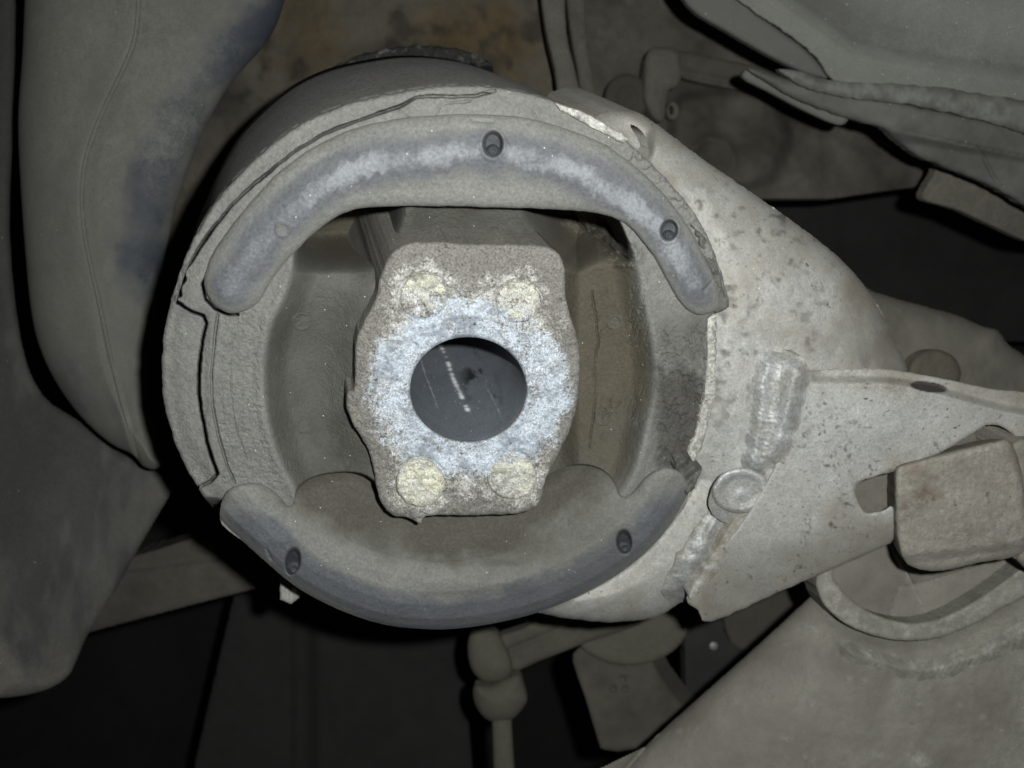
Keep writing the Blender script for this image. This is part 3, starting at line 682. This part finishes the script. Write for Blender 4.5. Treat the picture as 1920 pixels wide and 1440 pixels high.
# weld beads
def weld(poly, h0, amp, path_dir, parent, m, base=None, plane=FACE, per=9, sd_=1, m1=.2, m2=.3, cell=2.2, depth=40, curve=.018, rip=1.0):
    c = np.mean(poly, 0)
    def hf(X, Y, d):
        u = (X - c[0]) * path_dir[0] + (Y - c[1]) * path_dir[1]
        v = -(X - c[0]) * path_dir[1] + (Y - c[1]) * path_dir[0]
        ph = (u + curve * v * v + 12 * fbm(X, Y, 40, 3, sd_)) / per * 2 * np.pi
        b = h0 + amp * np.sqrt(np.clip(d / 38, 0, 1)) if base is None else base(X, Y) - 4 + amp * ss(0, 34, d)
        return b + rip * (1 + 2.4 * fbm(X, Y, 26, 3, sd_ + 8)) * np.sin(ph) * ss(2, 14, d) + 2.5 * fbm(X, Y, 14, 3, sd_ + 3)
    return relief('weld_bead', rough(smooth(poly, 4), 2.2, 16, sd_), plane, cell, hf, m, parent, depth=depth,
                  attrs={'m1': lambda X, Y, d: m1 + ss(16, 0, d) * .6 + .6 * fbm(X, Y, 26, 3, sd_), 'm2': lambda X, Y, d: m2 + fbm(X, Y, 20, 3, sd_ + 5) + .8 * bump2(X, Y, 1428, 668, 18, 12)})  # the local pale spot is a highlight painted at the bead's top
weld([(1408, 690), (1412, 665), (1432, 652), (1460, 655), (1498, 668), (1518, 690), (1514, 730), (1502, 780), (1488, 830), (1466, 876), (1425, 900), (1386, 884), (1388, 830), (1400, 770), (1400, 725)], -26, 38, (-.25, .97), carrier, M_weld, base=lambda X, Y: hous_h(X, Y, -sdf(HOUS, X, Y)) + 52 * ss(1440, 1500, X + .16 * (Y - 760)), sd_=201, m1=.3, m2=.22, per=10, rip=.42)
weld([(1290, 1010), (1330, 960), (1360, 960), (1352, 1010), (1345, 1060), (1300, 1118), (1262, 1128), (1240, 1105), (1262, 1060)], -30, 20, (-.55, .83), carrier, M_weld, base=lambda X, Y: hous_h(X, Y, -sdf(HOUS, X, Y)) + 10, sd_=211, m1=.35, m2=.1, per=34, rip=.5)
weld([(1474, 830), (1492, 850), (1470, 900), (1430, 960), (1380, 1030), (1330, 1090), (1300, 1120), (1292, 1112), (1330, 1050), (1390, 950), (1440, 880)], -12, 10, (-.6, .8), carrier, M_alu, sd_=221, m1=.5, m2=.2, per=20)
# round boss
BX, BY = 1389, 920
def boss_h(X, Y, d):
    q = rr(X, Y, BX, BY, 52, 40, -.12)
    return 6 + edge(d, 9, 14) - 10 * ss(.9, .55, q) + 5 * bump2(X, Y, BX, BY + 6, 14, 10) + 1.5 * fbm(X, Y, 10, 3, 231)
relief('boss', rough(ell(BX, BY, 54, 43, 44, -.12), 1.2, 14, 231), FACE, 1.8, boss_h, M_weld, carrier, depth=90, back=np.array([-.02, -.30, -.25]),
       attrs={'m1': lambda X, Y, d: .3 + .6 * fbm(X, Y, 22, 3, 232), 'm2': lambda X, Y, d: .7 * bump2(X, Y, BX + 4, BY + 4, 20, 12) + .7 * ss(9, 2, np.abs(d - 8)) * ss(930, 890, Y) + .4 * fbm(X, Y, 12, 3, 233)})  # pale centre and upper rim are glints painted into the colour

# ================================================================== STAINED BLOCK AT THE RIGHT EDGE
PB = Plane((1800, 950), 1.66, (0.05, -0.30, 1.0))
block = thing('alloy_block', PB.at(np.array(1800.), np.array(950.)), 'square alloy block end with rounded corners and brown stains at the right edge', 'metal block')
BLK = smooth([(1679, 890), (1690, 872), (1730, 862), (1790, 846), (1860, 829), (1888, 824), (1900, 838), (1912, 870), (1922, 930), (1930, 1000), (1925, 1030), (1895, 1046), (1840, 1054), (1780, 1068), (1745, 1071), (1712, 1064), (1692, 1044), (1682, 1000), (1679, 940)], 3)
relief('block_face', rough(BLK, .8, 16, 17), PB, 2.6, lambda X, Y, d: edge(d, 14, 16) - 16 * ss(42, 20, 1075 - Y + (1740 - X) * .12) + 4 * fbm(X, Y, 50, 4, 241) + 1.6 * fbm(X, Y, 9, 3, 243), M_block, block, depth=160, back=np.array([.35, -.05, -.93]),
       attrs={'m1': lambda X, Y, d: .8 * bump2(X, Y, 1730, 910, 40, 70) + 1.1 * fbm(X * .45, Y, 26, 4, 245), 'm2': lambda X, Y, d: ss(60, 24, 1075 - Y + (1740 - X) * .12) * .8 + 1.1 * fbm(X * .6, Y, 22, 4, 246) + .2})
relief('block_neck', smooth([(1895, 830), (1960, 845), (1960, 1060), (1905, 1050), (1925, 1000), (1912, 900)], 3), PB, 4, lambda X, Y, d: -24 + edge(d, 14, 20) + 3 * fbm(X, Y, 40, 3, 5), M_block, block, depth=140, attrs={'m1': lambda X, Y, d: X * 0 + .4})

# ================================================================== LOWER ARM WITH COLLAR (bottom right)
PT = Plane((1640, 1260), 1.95, (-0.12, 0.10, 1.0))
lower = thing('lower_arm', PT.at(np.array(1640.), np.array(1260.)), 'thick grey tubular lower arm with a round collar and weld, bottom right corner', 'suspension arm')
TUB_EDGE = [(1090, 1540), (1150, 1470), (1210, 1400), (1280, 1335), (1400, 1228), (1480, 1155), (1530, 1107)]
TUB = smooth([(1150, 1470), (1210, 1400), (1280, 1335), (1400, 1228), (1480, 1155), (1530, 1107), (1550, 1075), (1700, 1100), (1970, 1060), (1970, 1480)], 3)
def tub_h(X, Y, d):
    lin = dline(TUB_EDGE, X, Y, 0, 0, 900)             # distance across the tube from its upper edge
    h = -150 * (1 - np.sqrt(np.clip(1 - (1 - np.clip(lin / 230, 0, 1)) ** 2, 0, 1)))
    h += 5 * fbm(X, Y, 90, 4, 251) + 2.2 * fbm(X, Y, 14, 3, 253)
    h += 22 * bump2(X, Y, 1590, 1225, 26, 40)
    h += -50 * ss(30, -30, sdf(COLO, X, Y))
    return h
COLO = smooth([(1531, 1075), (1534, 1110), (1550, 1140), (1590, 1172), (1640, 1192), (1700, 1202), (1760, 1196), (1820, 1174), (1880, 1140), (1970, 1075), (1970, 900), (1800, 850), (1560, 950)], 3)
COLI = smooth([(1562, 1068), (1572, 1095), (1598, 1125), (1640, 1152), (1700, 1168), (1750, 1163), (1800, 1142), (1860, 1105), (1920, 1060), (1970, 1020), (1970, 940), (1800, 900), (1600, 980)], 3)
relief('arm_tube', TUB, PT, 3.2, tub_h, M_tube, lower, depth=60, back='view',
       attrs={'m1': lambda X, Y, d: .35 + 1.0 * fbm(X, Y, 120, 4, 255) + .3 * ss(1450, 1300, X), 'm2': lambda X, Y, d: .9 * bump2(X, Y, 1725, 1425, 20, 12) + ss(.35, .8, fbm(X, Y, 24, 4, 256)) * .35 + .5 * ss(1880, 1960, X)})
relief('collar', rough(COLO, .8, 20, 19), PT, 2.6, lambda X, Y, d: 34 + edge(d, 8, 9) + 3 * fbm(X, Y, 24, 3, 261), M_tube, lower, holes=[COLI], depth=130,
       attrs={'m1': lambda X, Y, d: .1 + .6 * fbm(X, Y, 40, 3, 262), 'm2': lambda X, Y, d: .25 + .8 * fbm(X, Y, 16, 3, 263)})
def cup_h(X, Y, d):
    s = (X - 1690) - (Y - 1060) * .5
    return -60 + 14 * ss(-6, 4, s) * ss(12, 0, s) - 16 * ss(0, 14, s) + 4 * fbm(X, Y, 40, 3, 265)
relief('collar_liner', smooth([(1540, 1000), (1560, 1130), (1640, 1180), (1740, 1190), (1970, 1090), (1970, 900), (1700, 900)], 3), PT, 3.5, cup_h, M_tube, lower, depth=30,
       attrs={'m1': lambda X, Y, d: .75 + .5 * fbm(X, Y, 50, 3, 266), 'm2': lambda X, Y, d: .5 * ss(14, 2, np.abs((X - 1694) - (Y - 1060) * .5))})
weld([(1560, 1200), (1590, 1190), (1640, 1212), (1700, 1226), (1780, 1216), (1850, 1190), (1970, 1130), (1970, 1215), (1900, 1232), (1840, 1256), (1770, 1284), (1710, 1286), (1660, 1270), (1610, 1258), (1572, 1240)], -8, 20, (.95, -.25), lower, M_tube, plane=PT, base=lambda X, Y: tub_h(X, Y, 0), rip=.8, per=13, sd_=271, m1=.1, m2=.3, cell=2.6, curve=.012)

# ================================================================== REAR ARM BEHIND, RIGHT
PR = Plane((1780, 640), 2.25, (0.25, -0.1, 1.0))
rear = thing('rear_arm', PR.at(np.array(1780.), np.array(640.)), 'dull grey cast arm running off to the right behind the pale carrier', 'suspension arm')
relief('arm_body', rough(smooth([(1560, 520), (1640, 548), (1720, 570), (1790, 590), (1845, 612), (1872, 620), (1890, 645), (1925, 668), (1970, 700), (1970, 790), (1800, 800), (1600, 760)], 3), 1, 20, 23), PR, 4,
       lambda X, Y, d: edge(d, 40, 60) + 8 * fbm(X, Y, 60, 4, 281), M_tube, rear, depth=120, attrs={'m1': lambda X, Y, d: .75 + .5 * fbm(X, Y, 70, 3, 282)})
relief('round_knob', ell(1752, 700, 50, 45), PR, 3, lambda X, Y, d: 46 + edge(d, 18, 20) + 3 * fbm(X, Y, 20, 3, 285), M_rust, rear, depth=110, attrs={'m1': lambda X, Y, d: X * 0 + .1})

# ================================================================== LEFT ARM
PL = Plane((220, 420), 2.02, (0.10, -0.06, 1.0))
left = thing('pressed_arm', PL.at(np.array(220.), np.array(420.)), 'tall smooth grey curved arm with a wavy seam and dark patches, left of the bushing', 'suspension arm')
ARM = smooth([(70, -160), (50, -80), (46, 0), (42, 100), (34, 220), (38, 340), (48, 480), (58, 580), (74, 650), (104, 715), (150, 780), (205, 830), (248, 852), (268, 874), (290, 880), (304, 868), (292, 830), (282, 760), (280, 680), (290, 590), (305, 500), (325, 410),
              (345, 340), (368, 280), (395, 220), (425, 168), (465, 120), (500, 80), (525, 30), (540, -40), (540, -160)], 4)
SEAM = [(258, -40), (258, 20), (250, 80), (225, 140), (198, 195), (175, 250), (158, 310), (153, 370), (158, 440), (172, 510), (188, 580), (204, 660), (224, 740), (244, 810), (262, 872)]
SEAMS = smooth(SEAM, 4, False)
def seam_x(Y):
    return np.interp(Y, [p[1] for p in SEAM], [p[0] for p in SEAM])
def arm_h(X, Y, d):
    sx = X - seam_x(Y)
    h = edge(d, 120, 130) + 9 * ss(3, -3, sx) * ss(-60, -6, sx) - 4 * ss(30, 4, sx) * ss(0, 4, sx)
    h += groove(SEAMS, X, Y, 3.2, 20, .3, 5, .2)
    h += 1.6 * fbm(X, Y, 50, 3, 291) + 5 * fbm(X, Y, 160, 2, 292) + .7 * fbm(X, Y, 8, 2, 293)
    h += 14 * np.exp(-(dline([(250, 860), (235, 780), (212, 690)], X, Y, 0, 0, 100) / 14.) ** 2) * ss(640, 760, Y)
    return h
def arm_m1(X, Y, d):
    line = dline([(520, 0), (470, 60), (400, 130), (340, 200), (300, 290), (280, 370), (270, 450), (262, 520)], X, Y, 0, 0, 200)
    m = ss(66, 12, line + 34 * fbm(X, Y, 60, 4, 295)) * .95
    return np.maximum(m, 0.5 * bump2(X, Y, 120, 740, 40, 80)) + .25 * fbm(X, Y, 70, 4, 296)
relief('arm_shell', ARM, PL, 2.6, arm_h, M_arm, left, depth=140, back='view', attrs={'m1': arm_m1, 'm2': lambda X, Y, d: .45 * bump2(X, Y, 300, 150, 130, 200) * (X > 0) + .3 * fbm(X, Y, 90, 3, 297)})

# ================================================================== SHIELD, far left and bottom left
PS = Plane((120, 900), 2.32, (0.22, 0.12, 1.0))
shield = thing('plastic_shield', PS.at(np.array(120.), np.array(900.)), 'dark grey smooth shield with a rounded bottom lobe in the lower left corner', 'shield')
SH = smooth([(-60, -60), (22, -60), (26, 200), (18, 430), (40, 640), (80, 740), (150, 790), (230, 850), (300, 888), (327, 908), (300, 960), (262, 1025), (215, 1110), (165, 1190), (145, 1235), (128, 1268), (95, 1290), (50, 1303), (0, 1309), (-60, 1312), (-140, 1300), (-140, -60)], 3)
def sh_h(X, Y, d):
    h = edge(d, 26, 30) + 9 * fbm(X, Y, 150, 3, 301) + 1.5 * fbm(X, Y, 30, 3, 303)
    h += 16 * ss(20, -20, sdf(smooth([(-80, 1190), (0, 1205), (30, 1250), (60, 1272), (110, 1275), (170, 1330), (-80, 1400)], 3), X, Y))
    h += 30 * np.exp(-((X + Y * .35 - 420) / 90.) ** 2) * ss(1200, 900, Y)
    return h
relief('shield_panel', SH, PS, 3.6, sh_h, M_shield, shield, depth=60, back='view',
       attrs={'m1': lambda X, Y, d: ss(-.15, .35, .9 * bump2(X, Y, 90, 860, 130, 210) - .2 + .9 * fbm(X * 1.6, Y * .5, 60, 4, 305)) + ss(60, 20, X) * ss(700, 500, Y),
              'm2': lambda X, Y, d: ss(16, -16, sdf(smooth([(-80, 1190), (0, 1205), (30, 1250), (40, 1285), (-80, 1310)], 3), X, Y) + 20 * fbm(X, Y, 30, 3, 306)) * .9 + .35 * bump2(X, Y, 120, 1260, 90, 40)})

# ================================================================== TANK, top right
PK = Plane((1700, 110), 2.05, (-0.10, -0.35, 1.0))
tank = thing('steel_tank', PK.at(np.array(1700.), np.array(110.)), 'broad smooth grey steel pan with a rough welded flange in the top right corner', 'tank')
PAN = smooth([(1362, -60), (1400, 10), (1455, 48), (1500, 80), (1535, 112), (1562, 150), (1620, 160), (1700, 166), (1800, 178), (1970, 205), (1970, -60)], 3)
def pan_h(X, Y, d):
    lin = (X - 1400) * .55 - (Y - 20) * .83
    s = -(X - 1560) * .45 + (150 - Y) * -.9
    low = dline([(1380, -20), (1470, 50), (1580, 130), (1700, 155), (1970, 190)], X, Y, 0, 0, 700)
    h = -10 + np.interp(low, [0, 30, 60, 100, 160, 300], [0, 5, -12, -20, 0, 50]) + 1.5 * fbm(X, Y, 120, 3, 311) + .6 * fbm(X * .5, Y, 8, 2, 312)
    return h + edge(d, 5, 5)
relief('pan', rough(PAN, 1.4, 9, 25), PK, 3.2, pan_h, M_tank, tank, depth=16,
       attrs={'m1': lambda X, Y, d: .85 * ss(40, 62, dline([(1380, -20), (1470, 50), (1580, 130), (1700, 160), (1970, 200)], X, Y, 0, 0, 700)) * ss(170, 90, dline([(1380, -20), (1470, 50), (1580, 130), (1700, 160), (1970, 200)], X, Y, 0, 0, 700)),
              'm2': lambda X, Y, d: .8 * bump2(X, Y, 1900, 60, 260, 90)})
weld([(1460, 128), (1520, 140), (1570, 152), (1700, 158), (1800, 170), (1970, 200), (1970, 262), (1890, 240), (1800, 216), (1700, 196), (1580, 182), (1500, 160)], -4, 12, (.97, .22), tank, M_tank, plane=PK, per=12, sd_=321, m1=.35, m2=0, cell=2.6, rip=.4)
relief('flange', rough(smooth([(1400, 128), (1480, 150), (1600, 178), (1700, 196), (1820, 222), (1970, 258), (1970, 400), (1900, 372), (1850, 345), (1780, 318), (1720, 292), (1680, 262), (1655, 240), (1600, 225), (1500, 190)], 3), 1.4, 14, 27), PK, 3.0,
       lambda X, Y, d: -28 + edge(d, 14, 18) + 6 * fbm(X, Y, 40, 4, 325) - 34 * ss(6, 30, (Y - 235) - (X - 1660) * .17) + groove([(1832, 275), (1850, 305), (1862, 330), (1880, 352)], X, Y, 2.2, 18, 2, 3) + groove([(1700, 246), (1800, 268), (1920, 292)], X, Y, 2, 8, 2, 4), M_tank, tank, depth=50,
       attrs={'m1': lambda X, Y, d: .75 + .6 * fbm(X, Y, 50, 4, 326)})
relief('tongue', smooth([(1262, -60), (1370, -60), (1402, 8), (1455, 52), (1500, 84), (1532, 115), (1556, 146), (1510, 138), (1440, 104), (1360, 58), (1290, 12)], 3), PK, 3.0,
       lambda X, Y, d: -46 + edge(d, 10, 12) + 2 * fbm(X, Y, 60, 3, 327), M_tank, tank, depth=40, attrs={'m1': lambda X, Y, d: X * 0 + .75})
relief('backing_strip', smooth([(1392, 146), (1410, 128), (1480, 155), (1560, 192), (1592, 212), (1588, 228), (1568, 234), (1500, 204), (1440, 172)], 3), PK, 3.0,
       lambda X, Y, d: -70 + edge(d, 8, 10) + 2 * fbm(X, Y, 40, 3, 328), M_tank, tank, depth=30, attrs={'m1': lambda X, Y, d: X * 0 + .55})

PM = Plane((1840, 370), 2.45, (0.0, -0.25, 1.0))
tab = relief('metal_tab', smooth([(1764, 308), (1752, 325), (1733, 355), (1730, 368), (1740, 378), (1800, 395), (1970, 458), (1970, 300), (1850, 270)], 3), PM, 4, lambda X, Y, d: edge(d, 6, 7) - 8 * ss(24, 18, (X - 1750) + (Y - 330) * .6) + 2 * fbm(X, Y, 60, 3, 5), M_under, None, depth=40, attrs={'m2': lambda X, Y, d: X * 0 + .6})
tag(tab, 'plain grey steel tab with a folded edge below the tank flange, right edge', 'tab')

# ================================================================== THINGS BEHIND, TOP
PG = Plane((1260, 140), 2.75, (0.05, -0.2, 1.0))
clip = thing('cable_bracket', PG.at(np.array(1250.), np.array(150.)), 'dull grey clip bracket with a long bar, above the end of the pale carrier', 'bracket')
relief('clip', smooth([(1208, 120), (1216, 95), (1235, 88), (1268, 92), (1276, 110), (1278, 140), (1270, 162), (1254, 170), (1250, 190), (1244, 226), (1225, 222), (1208, 190), (1206, 160)], 3), PG, 3, lambda X, Y, d: 40 + edge(d, 18, 26) + 12 * bump2(X, Y, 1235, 165, 16, 12), M_under, clip, depth=60, attrs={'m2': lambda X, Y, d: X * 0 + .2})
relief('bar', smooth([(1262, 96), (1340, 108), (1420, 124), (1500, 140), (1580, 168), (1580, 215), (1500, 205), (1420, 176), (1340, 160), (1270, 140)], 3), PG, 4, lambda X, Y, d: 10 + edge(d, 10, 14) - 20 * np.exp(-((Y - 140 - (X - 1300) * .22) / 9.) ** 2) + 4 * fbm(X, Y, 50, 3, 5), M_under, clip, depth=40, attrs={'m1': lambda X, Y, d: .6 + .6 * fbm(X, Y, 60, 3, 6)})
relief('hook', ell(1262, 208, 12, 17, 24), PG, 2.5, lambda X, Y, d: 34 + edge(d, 8, 10), M_under, clip, holes=[ell(1258, 206, 5, 9, 16)], depth=30)
relief('round_cap', ell(1176, 182, 42, 44), PG, 3, lambda X, Y, d: edge(d, 12, 14) - 12 * ss(16, 28, d), M_under, clip, depth=60, attrs={'m1': lambda X, Y, d: X * 0 + .75})

for i, (pts, lb) in enumerate((([(1012, -60), (1054, -60), (1062, 60), (1080, 140), (1092, 210), (1052, 210), (1040, 130), (1022, 50)], 'broader grey upright rib above the bushing, beside the rusty panel'),
                               ([(1060, -60), (1092, -60), (1100, 60), (1112, 150), (1126, 230), (1096, 230), (1084, 140), (1068, 50)], 'narrower grey upright rib above the bushing, nearer the clip bracket'))):
    PQ = Plane((1060, 80), 2.5 + .12 * i, (0, -.1, 1))
    o = relief('steel_rib', smooth(pts, 3), PQ, 3, lambda X, Y, d: edge(d, 14, 16) + 2 * fbm(X, Y, 40, 3, 5), M_under, None, depth=60, attrs={'m2': lambda X, Y, d: X * 0 + .25})
    tag(o, lb, 'rib', 'upright ribs above the bushing')

PU = Plane((700, 100), 2.75, (0.0, -0.15, 1.0))
def rust_h(X, Y, d):
    return 40 * fbm(X, Y, 170, 4, 331) + 8 * fbm(X, Y, 30, 3, 332) + 60 * ss(20, -60, sdf(smooth([(540, 60), (600, -60), (900, -60), (985, 60), (960, 150), (700, 190), (560, 200)], 4), X, Y)) - 40 * bump2(X, Y, 760, 90, 120, 30)
o = relief('rusty_panel', [(300, -80), (1030, -80), (1062, 230), (1062, 600), (300, 600)], PU, 5, rust_h, M_rust, None, depth=40,
           attrs={'m1': lambda X, Y, d: 1.2 * bump2(X, Y, 900, 90, 130, 80) + .8 * bump2(X, Y, 580, 60, 60, 100) + .5 * fbm(X, Y, 60, 4, 333), 'm2': lambda X, Y, d: .9 * bump2(X, Y, 420, 190, 50, 60) + .9 * bump2(X, Y, 770, 95, 90, 16) + .8 * ss(.1, .5, fbm(X, Y, 60, 4, 334))})
tag(o, 'brown rust-stained body panel behind the top of the bushing', 'body panel')
PV = Plane((1350, 260), 2.85, (0.0, -0.1, 1.0))
def und_h(X, Y, d):
    h = 60 * fbm(X, Y, 140, 4, 341) + 12 * fbm(X, Y, 30, 3, 342)
    h += 60 * ss(20, -10, sdf(smooth([(1280, 190), (1420, 180), (1470, 250), (1440, 330), (1340, 350), (1270, 290)], 3), X, Y))
    return h + 20 * np.exp(-((rr(X, Y, 1335, 300, 40) - 1) / .2) ** 2)
o = relief('floor_panel', [(1000, -80), (1700, -80), (1960, 250), (1960, 330), (1700, 352), (1560, 372), (1380, 372), (1000, 500)], PV, 5, und_h, M_under, None, depth=60,
           attrs={'m1': lambda X, Y, d: .5 + 1.2 * fbm(X, Y, 90, 4, 343), 'm2': lambda X, Y, d: .5 * bump2(X, Y, 1130, 60, 60, 60)})
tag(o, 'blurred blotchy grey-brown floor panel behind the clip bracket, top centre right', 'body panel')
PW = Plane((1700, 450), 4.4, (0.0, 0.0, 1.0))
o = relief('dark_crossmember', [(1350, 300), (2100, 300), (2100, 640), (1500, 640)], PW, 10, lambda X, Y, d: 20 * np.sin(Y / 26.) + 20 * fbm(X, Y, 90, 3, 5), M_dark, None, depth=60)
tag(o, 'nearly black crossmember deep in the gap under the tank flange', 'crossmember')

# ================================================================== THINGS BEHIND, BOTTOM
PX = Plane((340, 1080), 2.9, (0.0, -0.1, 1.0))
beam = relief('cross_beam', [(60, 1095), (290, 1032), (380, 1003), (560, 950), (680, 1050), (500, 1098), (330, 1142), (150, 1190), (60, 1210)], PX, 5,
              lambda X, Y, d: edge(d, 8, 10) - 30 * ss(6, -6, (Y - 1066) + (X - 290) * .13) + 3 * fbm(X, Y, 60, 3, 5), M_under, None, depth=160, attrs={'m1': lambda X, Y, d: .2 + .5 * fbm(X, Y, 80, 3, 7)})
tag(beam, 'straight grey beam crossing behind the bottom left of the bushing', 'beam')
PBt = Plane((550, 1110), 1.85, (0.1, -0.3, 1.0))
bolt = relief('bolt_end', rough([(526, 1060), (525, 1124), (547, 1133), (563, 1119), (590, 1090), (590, 1060)], .6, 12, 4), PBt, 2, lambda X, Y, d: edge(d, 5, 6) - 8 * ss(540, 546, X) * ss(560, 546, X), M_alu, None, depth=60)
tag(bolt, 'small pale bolt end poking out under the lower left rim of the bushing', 'bolt')
PD = Plane((620, 1300), 4.0, (0.1, 0.0, 1.0))
o = relief('deep_upright', [(445, 1090), (860, 1090), (890, 1500), (350, 1500), (400, 1280)], PD, 8, lambda X, Y, d: edge(d, 10, 12) - 50 * ss(540, 560, X) * ss(600, 575, X) + 10 * fbm(X, Y, 90, 3, 5), M_dark, None, depth=60)
tag(o, 'very dark upright panel far below the bushing, bottom centre left', 'body panel')

PN = Plane((930, 1290), 2.7, (0.0, 0.0, 1.0))
lk = thing('stabiliser_link', PN.at(np.array(935.), np.array(1290.)), 'thin dusty ball-joint link with a rubber boot hanging below the bushing', 'link')
def tubeh(w): return lambda X, Y, d: w * np.sqrt(np.clip(1 - (1 - np.clip(d / w, 0, 1)) ** 2, 0, 1)) * 1.4 + 3 * fbm(X, Y, 30, 3, 5)
relief('ball_joint', smooth([(878, 1200), (888, 1184), (912, 1178), (932, 1186), (946, 1208), (958, 1236), (960, 1258), (945, 1276), (912, 1280), (888, 1262), (878, 1232)], 3), PN, 3, tubeh(36), M_link, lk, depth=40)
relief('rubber_boot', smooth([(890, 1284), (918, 1284), (950, 1270), (974, 1264), (984, 1290), (989, 1312), (976, 1334), (955, 1352), (925, 1354), (902, 1340), (888, 1312)], 3), PN, 3, tubeh(44), M_link, lk, depth=40, attrs={'m1': lambda X, Y, d: X * 0 + .1})
relief('rod', [(922, 1335), (958, 1335), (968, 1500), (928, 1500)], PN, 3, tubeh(18), M_link, lk, depth=10)
relief('link_arm', smooth([(930, 1200), (980, 1178), (1030, 1152), (1100, 1130), (1170, 1120), (1240, 1130), (1200, 1170), (1100, 1205), (1010, 1240), (960, 1256)], 3), PN, 3, lambda X, Y, d: -10 + edge(d, 12, 14) - 14 * np.exp(-((Y - 1200 + (X - 1000) * .42) / 6.) ** 2), M_link, lk, depth=50, attrs={'m1': lambda X, Y, d: .25 + .5 * fbm(X, Y, 30, 3, 7)})

PO = Plane((1180, 1290), 2.8, (-0.1, 0.1, 1.0))
mt = thing('rubber_mount', PO.at(np.array(1180.), np.array(1290.)), 'dull grey block mount with three tiny holes below the carrier, bottom centre right', 'mount')
relief('mount_body', smooth([(1074, 1240), (1082, 1218), (1110, 1205), (1200, 1215), (1240, 1270), (1285, 1330), (1300, 1345), (1195, 1403), (1135, 1406), (1122, 1390), (1098, 1310)], 2), PO, 3,
       lambda X, Y, d: edge(d, 10, 12) - 40 * ss(1225, 1300, X + (Y - 1290) * .1) + sum(-22 * ss(1.3, .6, rr(X, Y, a, b, 6)) for a, b in ((1168, 1273), (1150, 1292), (1172, 1292))) + 5 * fbm(X, Y, 40, 3, 5), M_link, mt, depth=140, back=np.array([.4, 0, -.9]),
       attrs={'m1': lambda X, Y, d: .3 + .6 * fbm(X, Y, 40, 3, 6)})
relief('mount_cap', smooth([(1090, 1215), (1110, 1180), (1150, 1140), (1210, 1110), (1262, 1122), (1286, 1145), (1292, 1170), (1278, 1205), (1245, 1232), (1205, 1245), (1150, 1245)], 3), PO, 3,
       lambda X, Y, d: 50 + edge(d, 12, 14) - 12 * ss(20, 34, d) + 4 * fbm(X, Y, 30, 3, 9), M_link, mt, depth=50)

PY = Plane((1400, 1200), 3.1, (0.1, 0.0, 1.0))
pn = thing('inner_panel', PY.at(np.array(1400.), np.array(1200.)), 'dark inner panel with one small shiny rivet, in the gap left of the lower arm', 'body panel')
relief('panel_sheet', [(1280, 1090), (1560, 1050), (1560, 1200), (1330, 1420), (1290, 1400)], PY, 5, lambda X, Y, d: 6 * fbm(X, Y, 60, 3, 5), M_dark, pn, depth=60)
relief('raised_pad', smooth([(1358, 1165), (1362, 1140), (1560, 1060), (1560, 1130), (1440, 1225), (1400, 1222), (1370, 1205)], 2), PY, 4, lambda X, Y, d: 40 + edge(d, 10, 12) + 3 * fbm(X, Y, 50, 3, 5), M_under, pn, depth=50, attrs={'m1': lambda X, Y, d: X * 0 + .4})
relief('rivet', ell(1338, 1211, 8, 8, 20), PY, 1.5, lambda X, Y, d: 10 + edge(d, 8, 8), M_weld, pn, depth=10, attrs={'m2': lambda X, Y, d: X * 0 + .6})

# ================================================================== the dark body far behind everything
PZ = Plane((960, 720), 6.5, (0.0, 0.0, 1.0))
o = relief('underbody', [(-700, -700), (2600, -700), (2600, 2100), (-700, 2100)], PZ, 60, lambda X, Y, d: 120 * fbm(X, Y, 400, 3, 5), M_dark, None, depth=0)
tag(o, 'black underside of the car body far behind the parts', None, None, 'structure')
